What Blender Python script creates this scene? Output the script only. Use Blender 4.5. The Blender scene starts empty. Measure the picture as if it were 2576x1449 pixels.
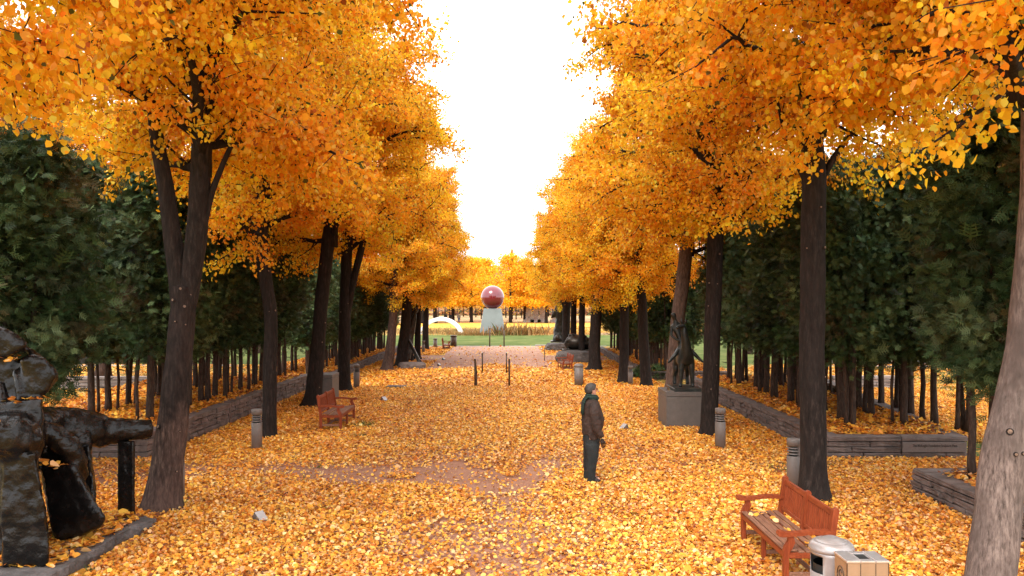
import bpy, bmesh, math, random
import numpy as np
from mathutils import Vector, Matrix

random.seed(7)
RNG = np.random.default_rng(11)
SC = bpy.context.scene
COL = SC.collection
PI = math.pi

# ------------------------------------------------------------------ camera model (28 mm lens, level, 3.35 m above the terrace)
H, F, VX, VY = 3.35, 2000.0, 1288.0, 757.0
LOW = -0.6                                  # ground level beyond the steps

def gp(px, py, gz=0.0):
    s = (py - VY) / (H - gz)
    return ((px - VX) / s, F / s)

def at(px, py, Y):
    return ((px - VX) * Y / F, Y, H - (py - VY) * Y / F)

def sm(a, b, x):
    t = min(1.0, max(0.0, (x - a) / (b - a)))
    return t * t * (3 - 2 * t)

def ground_z(x, y):
    ax = abs(x)
    k = sm(9.0, 14.0, ax)
    y0 = 30.9 + 9.0 * k
    w = 0.02 + 10.0 * k
    return LOW * sm(y0, y0 + w, y)

# ------------------------------------------------------------------ properties
def tag(o, label=None, cat=None, group=None, kind=None):
    if label: o['label'] = label
    if cat: o['category'] = cat
    if group: o['group'] = group
    if kind: o['kind'] = kind
    return o

def thing(name, label, cat, loc=(0, 0, 0), rz=0.0, group=None):
    o = bpy.data.objects.new(name, None)
    o.empty_display_size = 0.3
    COL.objects.link(o)
    o.location = loc
    o.rotation_euler = (0, 0, rz)
    return tag(o, label, cat, group)

def copy_thing(root, loc, rz, label, scale=None):
    r = root.copy(); COL.objects.link(r)
    r.location = loc; r.rotation_euler = (0, 0, rz)
    if scale is not None: r.scale = (scale,) * 3 if not isinstance(scale, tuple) else scale
    r['label'] = label
    for ch in list(root.children):
        c = ch.copy(); COL.objects.link(c); c.parent = r
        for g in list(ch.children):
            d = g.copy(); COL.objects.link(d); d.parent = c
    return r

# ------------------------------------------------------------------ mesh builder
class MB:
    def __init__(s): s.v = []; s.f = []; s.sm = []
    def add(s, vs, fs, smooth=False):
        o = len(s.v)
        s.v.extend([tuple(v) for v in vs])
        for f in fs:
            s.f.append(tuple(i + o for i in f)); s.sm.append(smooth)
    def box(s, x0, x1, y0, y1, z0, z1, jit=0.0, M=None):
        vs = [(x0,y0,z0),(x1,y0,z0),(x1,y1,z0),(x0,y1,z0),(x0,y0,z1),(x1,y0,z1),(x1,y1,z1),(x0,y1,z1)]
        if jit: vs = [tuple(c + random.uniform(-jit, jit) for c in v) for v in vs]
        if M is not None: vs = [tuple(M @ Vector(v)) for v in vs]
        s.add(vs, [(0,3,2,1),(4,5,6,7),(0,1,5,4),(1,2,6,5),(2,3,7,6),(3,0,4,7)])
    def bevbox(s, x0, x1, y0, y1, z0, z1, b=0.01, jit=0.0, M=None):
        bm = bmesh.new()
        bmesh.ops.create_cube(bm, size=1.0)
        for v in bm.verts:
            v.co = Vector((x0 + (v.co.x + .5) * (x1 - x0), y0 + (v.co.y + .5) * (y1 - y0), z0 + (v.co.z + .5) * (z1 - z0)))
            if jit: v.co += Vector([random.uniform(-jit, jit) for _ in range(3)])
        bmesh.ops.bevel(bm, geom=bm.edges[:], offset=b, segments=1, affect='EDGES')
        if M is not None: bm.transform(M)
        s.bm(bm)
    def bm(s, bm, smooth=False):
        bm.verts.index_update()
        s.add([v.co for v in bm.verts], [[v.index for v in f.verts] for f in bm.faces], smooth)
        bm.free()
    def tube(s, pts, rad, n=8, cap=True, wob=0.0, smooth=True, sy=1.0):
        P = [Vector(p) for p in pts]
        if not hasattr(rad, '__len__'): rad = [rad] * len(P)
        t0 = (P[1] - P[0]).normalized()
        ref = Vector((0, 0, 1)) if abs(t0.z) < .9 else Vector((1, 0, 0))
        u = t0.cross(ref).normalized()
        vs = []
        for i, p in enumerate(P):
            t = (P[min(i + 1, len(P) - 1)] - P[max(i - 1, 0)])
            t = t.normalized() if t.length > 1e-9 else t0
            u = (u - t * u.dot(t))
            u = u.normalized() if u.length > 1e-6 else t.orthogonal().normalized()
            w = t.cross(u)
            for k in range(n):
                a = 2 * PI * k / n
                r = rad[i] * (1 + (random.uniform(-wob, wob) if wob else 0))
                vs.append(p + u * (r * math.cos(a)) + w * (r * sy * math.sin(a)))
        fs = []
        for i in range(len(P) - 1):
            for k in range(n):
                fs.append((i * n + k, i * n + (k + 1) % n, (i + 1) * n + (k + 1) % n, (i + 1) * n + k))
        s.add(vs, fs, smooth)
        if cap:
            o = len(s.v) - len(vs)
            s.f.append(tuple(o + k for k in range(n))[::-1]); s.sm.append(False)
            s.f.append(tuple(o + (len(P) - 1) * n + k for k in range(n))); s.sm.append(False)
    def lathe(s, prof, n=24, c=(0, 0, 0), smooth=True, cap=True):
        vs = []
        for r, z in prof:
            for k in range(n):
                a = 2 * PI * k / n
                vs.append((c[0] + r * math.cos(a), c[1] + r * math.sin(a), c[2] + z))
        fs = []
        for i in range(len(prof) - 1):
            for k in range(n):
                fs.append((i * n + k, i * n + (k + 1) % n, (i + 1) * n + (k + 1) % n, (i + 1) * n + k))
        o = len(s.v)
        s.add(vs, fs, smooth)
        if cap:
            s.f.append(tuple(o + k for k in range(n))[::-1]); s.sm.append(False)
            s.f.append(tuple(o + (len(prof) - 1) * n + k for k in range(n))); s.sm.append(False)
    def prism(s, poly, axis, a0, a1):
        """poly of 2-D points extruded along axis ('x': poly=(y,z), 'z': poly=(x,y), 'y': poly=(x,z))"""
        def mk(p, a):
            if axis == 'x': return (a, p[0], p[1])
            if axis == 'y': return (p[0], a, p[1])
            return (p[0], p[1], a)
        n = len(poly)
        vs = [mk(p, a0) for p in poly] + [mk(p, a1) for p in poly]
        fs = [tuple(range(n)), tuple(range(2 * n - 1, n - 1, -1))]
        for i in range(n):
            j = (i + 1) % n
            fs.append((i, i + n, j + n, j))
        s.add(vs, fs)
    def loft(s, secs, n=16, smooth=True):
        """secs: (cx, cy, cz, rx, ry) horizontal ellipses"""
        vs = []
        for cx, cy, cz, rx, ry in secs:
            for k in range(n):
                a = 2 * PI * k / n
                vs.append((cx + rx * math.cos(a), cy + ry * math.sin(a), cz))
        fs = []
        for i in range(len(secs) - 1):
            for k in range(n):
                fs.append((i * n + k, i * n + (k + 1) % n, (i + 1) * n + (k + 1) % n, (i + 1) * n + k))
        o = len(s.v)
        s.add(vs, fs, smooth)
        s.f.append(tuple(o + k for k in range(n))[::-1]); s.sm.append(smooth)
        s.f.append(tuple(o + (len(secs) - 1) * n + k for k in range(n))); s.sm.append(smooth)
    def ball(s, c, r, seg=16, rings=10, M=None):
        if not hasattr(r, '__len__'): r = (r, r, r)
        bm = bmesh.new()
        bmesh.ops.create_uvsphere(bm, u_segments=seg, v_segments=rings, radius=1.0)
        bm.transform(Matrix.Diagonal((r[0], r[1], r[2], 1)))
        if M is not None: bm.transform(M)
        bm.transform(Matrix.Translation(c))
        s.bm(bm, True)
    def mesh(s, name, fixn=True):
        me = bpy.data.meshes.new(name)
        me.from_pydata(s.v, [], s.f)
        me.polygons.foreach_set('use_smooth', s.sm)
        me.update()
        if fixn:
            bm = bmesh.new(); bm.from_mesh(me)
            bmesh.ops.recalc_face_normals(bm, faces=bm.faces[:])
            bm.to_mesh(me); bm.free()
        return me
    def build(s, name, mat, parent=None, fixn=True):
        me = s.mesh(name, fixn)
        return link(name, me, mat, parent)

def link(name, me, mat, parent=None):
    o = bpy.data.objects.new(name, me)
    if mat is not None and len(me.materials) == 0: me.materials.append(mat)
    COL.objects.link(o)
    if parent is not None: o.parent = parent
    return o

def remesh(o, voxel, disp=(), smooth=1):
    """voxel remesh + procedural cloud displacement, baked into the mesh (no modifiers left)"""
    m = o.modifiers.new('r', 'REMESH'); m.mode = 'VOXEL'; m.voxel_size = voxel; m.use_smooth_shade = True
    if smooth:
        k = o.modifiers.new('s', 'SMOOTH'); k.iterations = smooth; k.factor = .5
    for i, (size, st) in enumerate(disp):
        t = bpy.data.textures.new('cloud_relief', 'CLOUDS'); t.noise_scale = size; t.noise_depth = 3
        d = o.modifiers.new('d%d' % i, 'DISPLACE'); d.texture = t; d.strength = st; d.mid_level = .5; d.texture_coords = 'LOCAL'
    bpy.context.view_layer.update()
    dg = bpy.context.evaluated_depsgraph_get()
    me = bpy.data.meshes.new_from_object(o.evaluated_get(dg))
    mats = [s.material for s in o.material_slots]
    o.modifiers.clear()
    o.data = me
    if len(me.materials) == 0 and mats:
        me.materials.append(mats[0])
    me.polygons.foreach_set('use_smooth', [True] * len(me.polygons))
    return o

def skin(name, nodes, edges, mat, parent=None, sub=2, root=0):
    """nodes: (x,y,z,rx,ry) ; grown with a Skin modifier and subdivided, then baked"""
    me = bpy.data.meshes.new(name)
    me.from_pydata([n[:3] for n in nodes], edges, [])
    o = link(name, me, mat, parent)
    m = o.modifiers.new('skin', 'SKIN'); m.use_smooth_shade = True
    sv = me.skin_vertices[0].data if len(me.skin_vertices) else None
    if sv is None:
        me.skin_vertices.new() if hasattr(me.skin_vertices, 'new') else None
        sv = me.skin_vertices[0].data
    for i, n in enumerate(nodes):
        sv[i].radius = (n[3], n[4] if len(n) > 4 else n[3])
        sv[i].use_root = (i == root)
    s = o.modifiers.new('sub', 'SUBSURF'); s.levels = sub; s.render_levels = sub
    bpy.context.view_layer.update()
    dg = bpy.context.evaluated_depsgraph_get()
    nm = bpy.data.meshes.new_from_object(o.evaluated_get(dg))
    o.modifiers.clear(); o.data = nm
    if len(nm.materials) == 0: nm.materials.append(mat)
    nm.polygons.foreach_set('use_smooth', [True] * len(nm.polygons))
    return o

# ------------------------------------------------------------------ materials
def new_mat(name):
    m = bpy.data.materials.new(name); m.use_nodes = True
    nt = m.node_tree
    for n in list(nt.nodes): nt.nodes.remove(n)
    out = nt.nodes.new('ShaderNodeOutputMaterial')
    return m, nt, out

def nd(nt, t, **kw):
    n = nt.nodes.new(t)
    for k, v in kw.items():
        if k in n.inputs: n.inputs[k].default_value = v
        else: setattr(n, k, v)
    return n

def ramp(nt, fac, stops):
    r = nt.nodes.new('ShaderNodeValToRGB')
    e = r.color_ramp.elements
    while len(e) < len(stops): e.new(0.5)
    for i, (p, c) in enumerate(stops):
        e[i].position = p; e[i].color = (*c, 1)
    nt.links.new(fac, r.inputs[0])
    return r

def coords(nt, stretch=(1, 1, 1), space='Object'):
    tc = nt.nodes.new('ShaderNodeTexCoord')
    mp = nt.nodes.new('ShaderNodeMapping')
    mp.inputs['Scale'].default_value = stretch
    nt.links.new(tc.outputs[space], mp.inputs[0])
    return mp.outputs[0]

def mk(name, stops, scale=6.0, rough=.7, bump=.3, bscale=None, metal=0.0, stretch=(1, 1, 1), spec=.4, detail=6.0, bdist=.02, coat=0.0):
    m, nt, out = new_mat(name)
    co = coords(nt, stretch)
    n = nd(nt, 'ShaderNodeTexNoise', Scale=scale, Detail=detail, Roughness=.62)
    nt.links.new(co, n.inputs['Vector'])
    r = ramp(nt, n.outputs[0], stops)
    p = nd(nt, 'ShaderNodeBsdfPrincipled', Roughness=rough, Metallic=metal)
    p.inputs['Specular IOR Level'].default_value = spec
    p.inputs['Coat Weight'].default_value = coat
    nt.links.new(r.outputs[0], p.inputs['Base Color'])
    if bump:
        b = nd(nt, 'ShaderNodeTexNoise', Scale=bscale or scale * 3, Detail=5.0)
        nt.links.new(co, b.inputs['Vector'])
        bp = nd(nt, 'ShaderNodeBump', Strength=bump, Distance=bdist)
        nt.links.new(b.outputs[0], bp.inputs['Height'])
        nt.links.new(bp.outputs[0], p.inputs['Normal'])
    nt.links.new(p.outputs[0], out.inputs[0])
    return m

def leaf_mat(name, trans=.45, rough=.55, spec=.25):
    m, nt, out = new_mat(name)
    a = nt.nodes.new('ShaderNodeAttribute'); a.attribute_name = 'leaf_tint'
    p = nd(nt, 'ShaderNodeBsdfPrincipled', Roughness=rough)
    p.inputs['Specular IOR Level'].default_value = spec
    t = nt.nodes.new('ShaderNodeBsdfTranslucent')
    mx = nd(nt, 'ShaderNodeMixShader'); mx.inputs[0].default_value = trans
    nt.links.new(a.outputs['Color'], p.inputs['Base Color'])
    nt.links.new(a.outputs['Color'], t.inputs['Color'])
    nt.links.new(p.outputs[0], mx.inputs[1]); nt.links.new(t.outputs[0], mx.inputs[2])
    nt.links.new(mx.outputs[0], out.inputs[0])
    return m

def bark_mat(name, dark, mid, light, scale=5.0, patch=None):
    m, nt, out = new_mat(name)
    co = coords(nt, (1, 1, .22), 'Object')
    n = nd(nt, 'ShaderNodeTexNoise', Scale=scale * 4, Detail=8.0, Roughness=.7)
    nt.links.new(co, n.inputs['Vector'])
    r = ramp(nt, n.outputs[0], [(.30, dark), (.52, mid), (.74, light)])
    big = nd(nt, 'ShaderNodeTexNoise', Scale=1.6, Detail=4.0, Roughness=.65)
    co2 = coords(nt, (1, 1, .6), 'Object')
    nt.links.new(co2, big.inputs['Vector'])
    rb = ramp(nt, big.outputs[0], [(.42, (0, 0, 0)), (.62, (1, 1, 1))])
    mx = nd(nt, 'ShaderNodeMix', data_type='RGBA')
    nt.links.new(rb.outputs[0], mx.inputs[0])
    nt.links.new(r.outputs[0], mx.inputs[6])
    r2 = ramp(nt, n.outputs[0], [(.3, tuple(c * .6 for c in mid)), (.7, patch or tuple(c * 1.5 for c in mid))])
    nt.links.new(r2.outputs[0], mx.inputs[7])
    p = nd(nt, 'ShaderNodeBsdfPrincipled', Roughness=.9)
    p.inputs['Specular IOR Level'].default_value = .2
    nt.links.new(mx.outputs[2], p.inputs['Base Color'])
    bp = nd(nt, 'ShaderNodeBump', Strength=.7, Distance=.02)
    nt.links.new(n.outputs[0], bp.inputs['Height'])
    nt.links.new(bp.outputs[0], p.inputs['Normal'])
    nt.links.new(p.outputs[0], out.inputs[0])
    return m

M = {}
M['leaf'] = leaf_mat('golden_leaf', .62, .6, .2)
M['litter'] = leaf_mat('fallen_leaf', .15, .6, .2)
M['spray'] = leaf_mat('evergreen_spray', .12, .6, .25)
M['bark'] = bark_mat('dark_bark', (.005, .004, .0035), (.019, .014, .012), (.058, .043, .037))
M['bark_tan'] = bark_mat('tan_bark', (.010, .007, .006), (.055, .035, .028), (.17, .115, .09), patch=(.13, .08, .064))
def bark_two():
    """pale tan foot, dark bark above (the boundary is a ragged stain about 1.5 m up)"""
    m = bark_mat('tan_foot_bark', (.010, .007, .006), (.055, .035, .028), (.17, .115, .09), patch=(.13, .08, .064))
    nt = m.node_tree
    p = [n for n in nt.nodes if n.type == 'BSDF_PRINCIPLED'][0]
    src = p.inputs['Base Color'].links[0].from_socket
    tc = nt.nodes.new('ShaderNodeTexCoord'); sp = nt.nodes.new('ShaderNodeSeparateXYZ'); nt.links.new(tc.outputs['Object'], sp.inputs[0])
    ns = nd(nt, 'ShaderNodeTexNoise', Scale=5.0, Detail=6.0); nt.links.new(tc.outputs['Object'], ns.inputs['Vector'])
    ad = nd(nt, 'ShaderNodeMath', operation='MULTIPLY_ADD'); nt.links.new(ns.outputs[0], ad.inputs[0]); ad.inputs[1].default_value = 1.0; nt.links.new(sp.outputs[2], ad.inputs[2])
    mr = nd(nt, 'ShaderNodeMapRange'); mr.inputs[1].default_value = 1.85; mr.inputs[2].default_value = 2.2; nt.links.new(ad.outputs[0], mr.inputs[0])
    mx = nd(nt, 'ShaderNodeMix', data_type='RGBA', blend_type='MULTIPLY'); mx.inputs[7].default_value = (.33, .36, .38, 1)
    nt.links.new(mr.outputs[0], mx.inputs[0]); nt.links.new(src, mx.inputs[6]); nt.links.new(mx.outputs[2], p.inputs['Base Color'])
    return m
M['bark_two'] = bark_two()
M['bark_mid'] = bark_mat('brown_bark', (.03, .021, .017), (.10, .068, .054), (.22, .155, .125), patch=(.15, .10, .08))
M['bark_grey'] = bark_mat('mottled_grey_bark', (.03, .022, .018), (.17, .13, .115), (.30, .24, .21), scale=8.0, patch=(.06, .045, .039))
M['bark_cedar'] = bark_mat('cedar_bark', (.016, .010, .008), (.056, .037, .028), (.14, .095, .073), scale=7.0)
M['scar'] = mk('cut_wood_scar', [(.3, (.08, .05, .035)), (.7, (.26, .17, .12))], 30, .8, .2)
M['stone'] = mk('wall_stone', [(.25, (.075, .058, .052)), (.5, (.15, .117, .105)), (.8, (.26, .205, .185))], 3.5, .85, .6, 16, bdist=.03)
M['panel'] = mk('smooth_panel_stone', [(.25, (.13, .105, .096)), (.8, (.19, .155, .142))], 30, .7, .1, 60)
M['stone_pale'] = mk('pale_stone', [(.25, (.19, .16, .15)), (.5, (.30, .26, .24)), (.8, (.42, .37, .34))], 3, .85, .4, 14)
M['joint'] = mk('dark_joint', [(.3, (.006, .005, .005)), (.7, (.02, .016, .014))], 8, .95, .2)
M['plinth'] = mk('grey_granite', [(.3, (.105, .092, .084)), (.6, (.125, .11, .10)), (.8, (.145, .127, .116))], 9, .55, 0)
M['slab'] = mk('rough_dark_stone', [(.25, (.045, .04, .038)), (.5, (.10, .09, .087)), (.8, (.19, .17, .165))], 4, .8, .9, 9, bdist=.05)
M['slab_wet'] = mk('damp_stone_top', [(.3, (.05, .046, .046)), (.7, (.12, .11, .11))], 5, .35, .3, 15)
M['bronze'] = mk('dark_bronze', [(.3, (.003, .0027, .0025)), (.55, (.008, .0065, .006)), (.8, (.026, .020, .017))], 5, .26, .45, 9, metal=.05, bdist=.05, spec=.30)
M['bronze_s'] = mk('smooth_bronze', [(.3, (.018, .015, .012)), (.7, (.06, .05, .04))], 5, .38, .15, 12, metal=.6, spec=.6)
M['bronze_g'] = mk('green_bronze', [(.3, (.010, .013, .012)), (.55, (.024, .028, .025)), (.8, (.07, .085, .078))], 6, .4, .3, 20, metal=.4, spec=.6)
M['teak'] = mk('oiled_teak', [(.25, (.12, .023, .008)), (.5, (.22, .043, .013)), (.8, (.33, .08, .027))], 5, .5, .15, 30, stretch=(1, 6, 6), spec=.22)
M['teak_v'] = mk('oiled_teak_upright', [(.25, (.12, .022, .008)), (.5, (.22, .042, .013)), (.8, (.32, .075, .025))], 5, .5, .15, 30, stretch=(6, 6, 1), spec=.22)
M['teak_s'] = mk('weathered_teak', [(.25, (.10, .042, .024)), (.5, (.20, .092, .053)), (.8, (.33, .18, .115))], 5, .6, .2, 30, stretch=(1, 8, 8), spec=.4)
M['taupe'] = mk('taupe_painted_metal', [(.3, (.135, .115, .105)), (.7, (.165, .142, .13))], 14, .5, 0)
M['dark'] = mk('dark_recess', [(.3, (.006, .007, .007)), (.7, (.015, .017, .017))], 10, .6, .0)
M['silver'] = mk('grey_enamel', [(.3, (.30, .27, .26)), (.7, (.36, .325, .315))], 12, .32, 0, metal=.35, spec=.6)
M['gold'] = mk('gold_brushed_panel', [(.3, (.30, .20, .125)), (.7, (.37, .25, .16))], 10, .38, 0, metal=.35, stretch=(1, 1, .1))
M['steel'] = mk('brushed_steel', [(.3, (.52, .49, .48)), (.7, (.64, .61, .60))], 12, .34, 0, metal=.75)
M['white'] = mk('white_paint', [(.3, (.70, .71, .72)), (.7, (.80, .81, .82))], 3, .4, .03)
M['palegrey'] = mk('pale_grey_paint', [(.3, (.17, .19, .185)), (.7, (.22, .24, .235))], 1.2, .45, .03)
M['red'] = mk('glossy_dark_red', [(.3, (.13, .006, .012)), (.7, (.18, .010, .018))], 1.0, .12, .0, coat=.6, spec=.6)
M['black'] = mk('black_paint', [(.3, (.012, .013, .013)), (.7, (.025, .027, .026))], 3, .3, .02)
M['rail'] = mk('brown_metal_rail', [(.3, (.05, .03, .02)), (.7, (.10, .066, .045))], 9, .4, .1, metal=.5)
M['glass'] = mk('dark_window_glass', [(.3, (.10, .13, .15)), (.7, (.16, .2, .22))], 2, .08, .0, spec=.8)
M['rubber'] = mk('tyre_rubber', [(.3, (.01, .01, .01)), (.7, (.02, .02, .02))], 20, .8, .1)
M['skin'] = mk('skin', [(.3, (.42, .20, .14)), (.7, (.55, .29, .21))], 9, .5, .03)
M['hair'] = mk('grey_brown_hair', [(.3, (.018, .015, .013)), (.7, (.065, .055, .05))], 60, .6, .4, 90, stretch=(1, 1, .3))
M['jacket'] = mk('brown_suede', [(.3, (.019, .010, .007)), (.55, (.038, .020, .014)), (.8, (.065, .036, .026))], 9, .75, .35, 14)
M['trouser'] = mk('dark_grey_green_wool', [(.3, (.008, .0095, .0098)), (.7, (.019, .022, .022))], 7, .85, .3, 12, stretch=(1, 1, .4))
M['leather'] = mk('dark_leather', [(.3, (.010, .007, .006)), (.7, (.035, .022, .018))], 12, .35, .2)
M['coat_grey'] = mk('grey_cloth', [(.3, (.16, .145, .13)), (.7, (.24, .22, .20))], 9, .8, .2)
M['coat_green'] = mk('dark_green_cloth', [(.3, (.010, .018, .014)), (.7, (.022, .035, .028))], 9, .8, .2)
M['coat_black'] = mk('black_cloth', [(.3, (.008, .009, .010)), (.7, (.02, .022, .024))], 9, .8, .2)
M['jeans'] = mk('blue_denim', [(.3, (.05, .08, .16)), (.7, (.09, .13, .23))], 14, .85, .2)
M['letter'] = mk('engraved_letter', [(.3, (.035, .024, .02)), (.7, (.05, .035, .03))], 10, .8, .0)
M['brick'] = mk('far_brick', [(.3, (.20, .12, .10)), (.7, (.30, .19, .16))], 3, .9, .1)
M['concrete'] = mk('pale_concrete', [(.3, (.34, .32, .31)), (.7, (.44, .42, .41))], 2, .85, .1)

def scarf_mat():
    m, nt, out = new_mat('green_tartan')
    co = coords(nt)
    w1 = nd(nt, 'ShaderNodeTexWave', Scale=9.0, Distortion=.4); w1.bands_direction = 'X'
    w2 = nd(nt, 'ShaderNodeTexWave', Scale=9.0, Distortion=.4); w2.bands_direction = 'Z'
    nt.links.new(co, w1.inputs[0]); nt.links.new(co, w2.inputs[0])
    mx = nd(nt, 'ShaderNodeMix', data_type='FLOAT'); mx.inputs[0].default_value = .5
    nt.links.new(w1.outputs[1], mx.inputs[2]); nt.links.new(w2.outputs[1], mx.inputs[3])
    r = ramp(nt, mx.outputs[0], [(.25, (.005, .008, .009)), (.5, (.006, .022, .015)), (.8, (.011, .04, .026))])
    p = nd(nt, 'ShaderNodeBsdfPrincipled', Roughness=.9)
    nt.links.new(r.outputs[0], p.inputs['Base Color']); nt.links.new(p.outputs[0], out.inputs[0])
    return m
M['scarf'] = scarf_mat()

def ground_mat(name, kind):
    """real surface colours only; leaf-coloured flecks are the matted lower layer of leaves"""
    m, nt, out = new_mat(name)
    co = coords(nt, (1, 1, 1), 'Object')
    p = nd(nt, 'ShaderNodeBsdfPrincipled', Roughness=.9)
    p.inputs['Specular IOR Level'].default_value = .15
    n1 = nd(nt, 'ShaderNodeTexNoise', Scale=1.3, Detail=8.0, Roughness=.7); nt.links.new(co, n1.inputs['Vector'])
    n2 = nd(nt, 'ShaderNodeTexNoise', Scale=70.0, Detail=3.0); nt.links.new(co, n2.inputs['Vector'])
    mixn = nd(nt, 'ShaderNodeMix', data_type='FLOAT'); mixn.inputs[0].default_value = .5
    nt.links.new(n1.outputs[0], mixn.inputs[2]); nt.links.new(n2.outputs[0], mixn.inputs[3])
    if kind == 'gravel':
        r = ramp(nt, mixn.outputs[0], [(.30, (.22, .108, .068)), (.5, (.33, .168, .108)), (.7, (.44, .25, .17))])
    elif kind == 'gravel_pale':
        r = ramp(nt, mixn.outputs[0], [(.30, (.30, .165, .115)), (.5, (.41, .235, .168)), (.7, (.50, .31, .235))])
    elif kind == 'lawn':
        r = ramp(nt, mixn.outputs[0], [(.30, (.05, .072, .016)), (.5, (.105, .14, .035)), (.7, (.19, .22, .07))])
    elif kind == 'bed':
        r = ramp(nt, mixn.outputs[0], [(.30, (.08, .026, .010)), (.5, (.19, .062, .018)), (.7, (.36, .14, .04))])
    elif kind == 'soil':
        r = ramp(nt, mixn.outputs[0], [(.30, (.030, .022, .012)), (.5, (.075, .058, .028)), (.7, (.15, .11, .05))])
    col = r.outputs[0]
    if kind in ('lawn', 'soil', 'bed'):
        v = nd(nt, 'ShaderNodeTexVoronoi', Scale=10.0); nt.links.new(co, v.inputs['Vector'])
        sep = nt.nodes.new('ShaderNodeSeparateColor'); nt.links.new(v.outputs['Color'], sep.inputs[0])
        lr = ramp(nt, sep.outputs[0], [(0, (.30, .10, .018)), (.35, (.56, .24, .03)), (.7, (.72, .40, .07)), (1, (.80, .55, .22))])
        big = nd(nt, 'ShaderNodeTexNoise', Scale=.11, Detail=3.0); nt.links.new(co, big.inputs['Vector'])
        add = nd(nt, 'ShaderNodeMath', operation='ADD')
        nt.links.new(sep.outputs[1], add.inputs[0]); nt.links.new(big.outputs[0], add.inputs[1])
        th = {'lawn': (1.02, 1.08), 'soil': (.55, .65), 'bed': (.75, .9)}[kind]
        mr = nd(nt, 'ShaderNodeMapRange'); mr.inputs[1].default_value = th[0]; mr.inputs[2].default_value = th[1]
        nt.links.new(add.outputs[0], mr.inputs[0])
        mx = nd(nt, 'ShaderNodeMix', data_type='RGBA')
        nt.links.new(mr.outputs[0], mx.inputs[0]); nt.links.new(col, mx.inputs[6]); nt.links.new(lr.outputs[0], mx.inputs[7])
        col = mx.outputs[2]
    nt.links.new(col, p.inputs['Base Color'])
    bp = nd(nt, 'ShaderNodeBump', Strength=.5, Distance=.02); nt.links.new(n2.outputs[0], bp.inputs['Height'])
    nt.links.new(bp.outputs[0], p.inputs['Normal'])
    nt.links.new(p.outputs[0], out.inputs[0])
    return m
for k in ('gravel', 'gravel_pale', 'lawn', 'bed', 'soil'): M['g_' + k] = ground_mat(k + '_ground', k)

def water_mat():
    m, nt, out = new_mat('pond_water')
    co = coords(nt, (.35, 1.4, 1))
    n = nd(nt, 'ShaderNodeTexNoise', Scale=3.0, Detail=3.0); nt.links.new(co, n.inputs['Vector'])
    p = nd(nt, 'ShaderNodeBsdfPrincipled', Roughness=.08); p.inputs['Base Color'].default_value = (.05, .045, .035, 1)
    bp = nd(nt, 'ShaderNodeBump', Strength=.12, Distance=.05); nt.links.new(n.outputs[0], bp.inputs['Height'])
    nt.links.new(bp.outputs[0], p.inputs['Normal']); nt.links.new(p.outputs[0], out.inputs[0])
    return m
M['water'] = water_mat()

# ------------------------------------------------------------------ leaves by the ten thousand: one mesh, one tint per leaf
def fan_mesh(name, P, A, N, size, tint, tmpl, faces):
    """P (n,3) base points, A (n,3) axis, N (n,3) normal, size (n,), tint (n,3); tmpl (k,3) in (axis, side, normal) units"""
    n, k = len(P), len(tmpl)
    A = A / np.linalg.norm(A, axis=1, keepdims=True)
    S = np.cross(N, A); S /= np.maximum(np.linalg.norm(S, axis=1, keepdims=True), 1e-6)
    Nn = np.cross(A, S)
    T = np.asarray(tmpl)
    V = (P[:, None, :] + size[:, None, None] * (T[None, :, 0:1] * A[:, None, :] + T[None, :, 1:2] * S[:, None, :] + T[None, :, 2:3] * Nn[:, None, :]))
    V = V.reshape(-1, 3).astype(np.float32)
    nf = len(faces)
    lens = np.array([len(f) for f in faces])
    flat = np.concatenate([np.array(f) for f in faces])
    loops = (np.arange(n)[:, None] * k + flat[None, :]).reshape(-1).astype(np.int32)
    starts1 = np.concatenate([[0], np.cumsum(lens)[:-1]])
    starts = (np.arange(n)[:, None] * lens.sum() + starts1[None, :]).reshape(-1).astype(np.int32)
    me = bpy.data.meshes.new(name)
    me.vertices.add(len(V)); me.vertices.foreach_set('co', V.ravel())
    me.loops.add(len(loops)); me.loops.foreach_set('vertex_index', loops)
    me.polygons.add(n * nf); me.polygons.foreach_set('loop_start', starts)
    me.update(calc_edges=True)
    at_ = me.attributes.new('leaf_tint', 'FLOAT_COLOR', 'FACE')
    c = np.ones((n * nf, 4), dtype=np.float32)
    c[:, :3] = np.repeat(tint, nf, axis=0)
    at_.data.foreach_set('color', c.ravel())
    return me

LEAF6 = [(0, 0, 0), (.30, -.46, .10), (.72, -.36, .07), (1.05, 0, -.06), (.72, .36, .07), (.30, .46, .10)]
LEAF6_F = [(0, 1, 2, 3), (0, 3, 4, 5)]
LEAF4 = [(0, 0, 0), (.45, -.44, .12), (1, 0, 0), (.45, .44, .12)]
LEAF4_F = [(0, 1, 2), (0, 2, 3)]
CURL = [(0, 0, 0), (.30, -.44, .22), (.75, -.30, .30), (1.0, 0, .16), (.75, .32, .12), (.30, .46, .04)]
CURL2 = [(0, 0, 0), (.28, -.36, .34), (.70, -.24, .42), (.95, .03, .22), (.74, .30, .20), (.30, .44, .10)]
CURL_F = [(0, 1, 2, 3), (0, 3, 4, 5)]

def rand_dir(n):
    v = RNG.normal(size=(n, 3))
    return v / np.linalg.norm(v, axis=1, keepdims=True)

PAL = np.array([(.94, .56, .032), (.93, .46, .023), (.91, .36, .018), (.95, .66, .11), (.45, .15, .02), (.10, .115, .022)])
PALG = np.array([(.85, .455, .070), (.79, .34, .042), (.55, .19, .03), (.86, .555, .235), (.22, .075, .03), (.86, .50, .12)])

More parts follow.
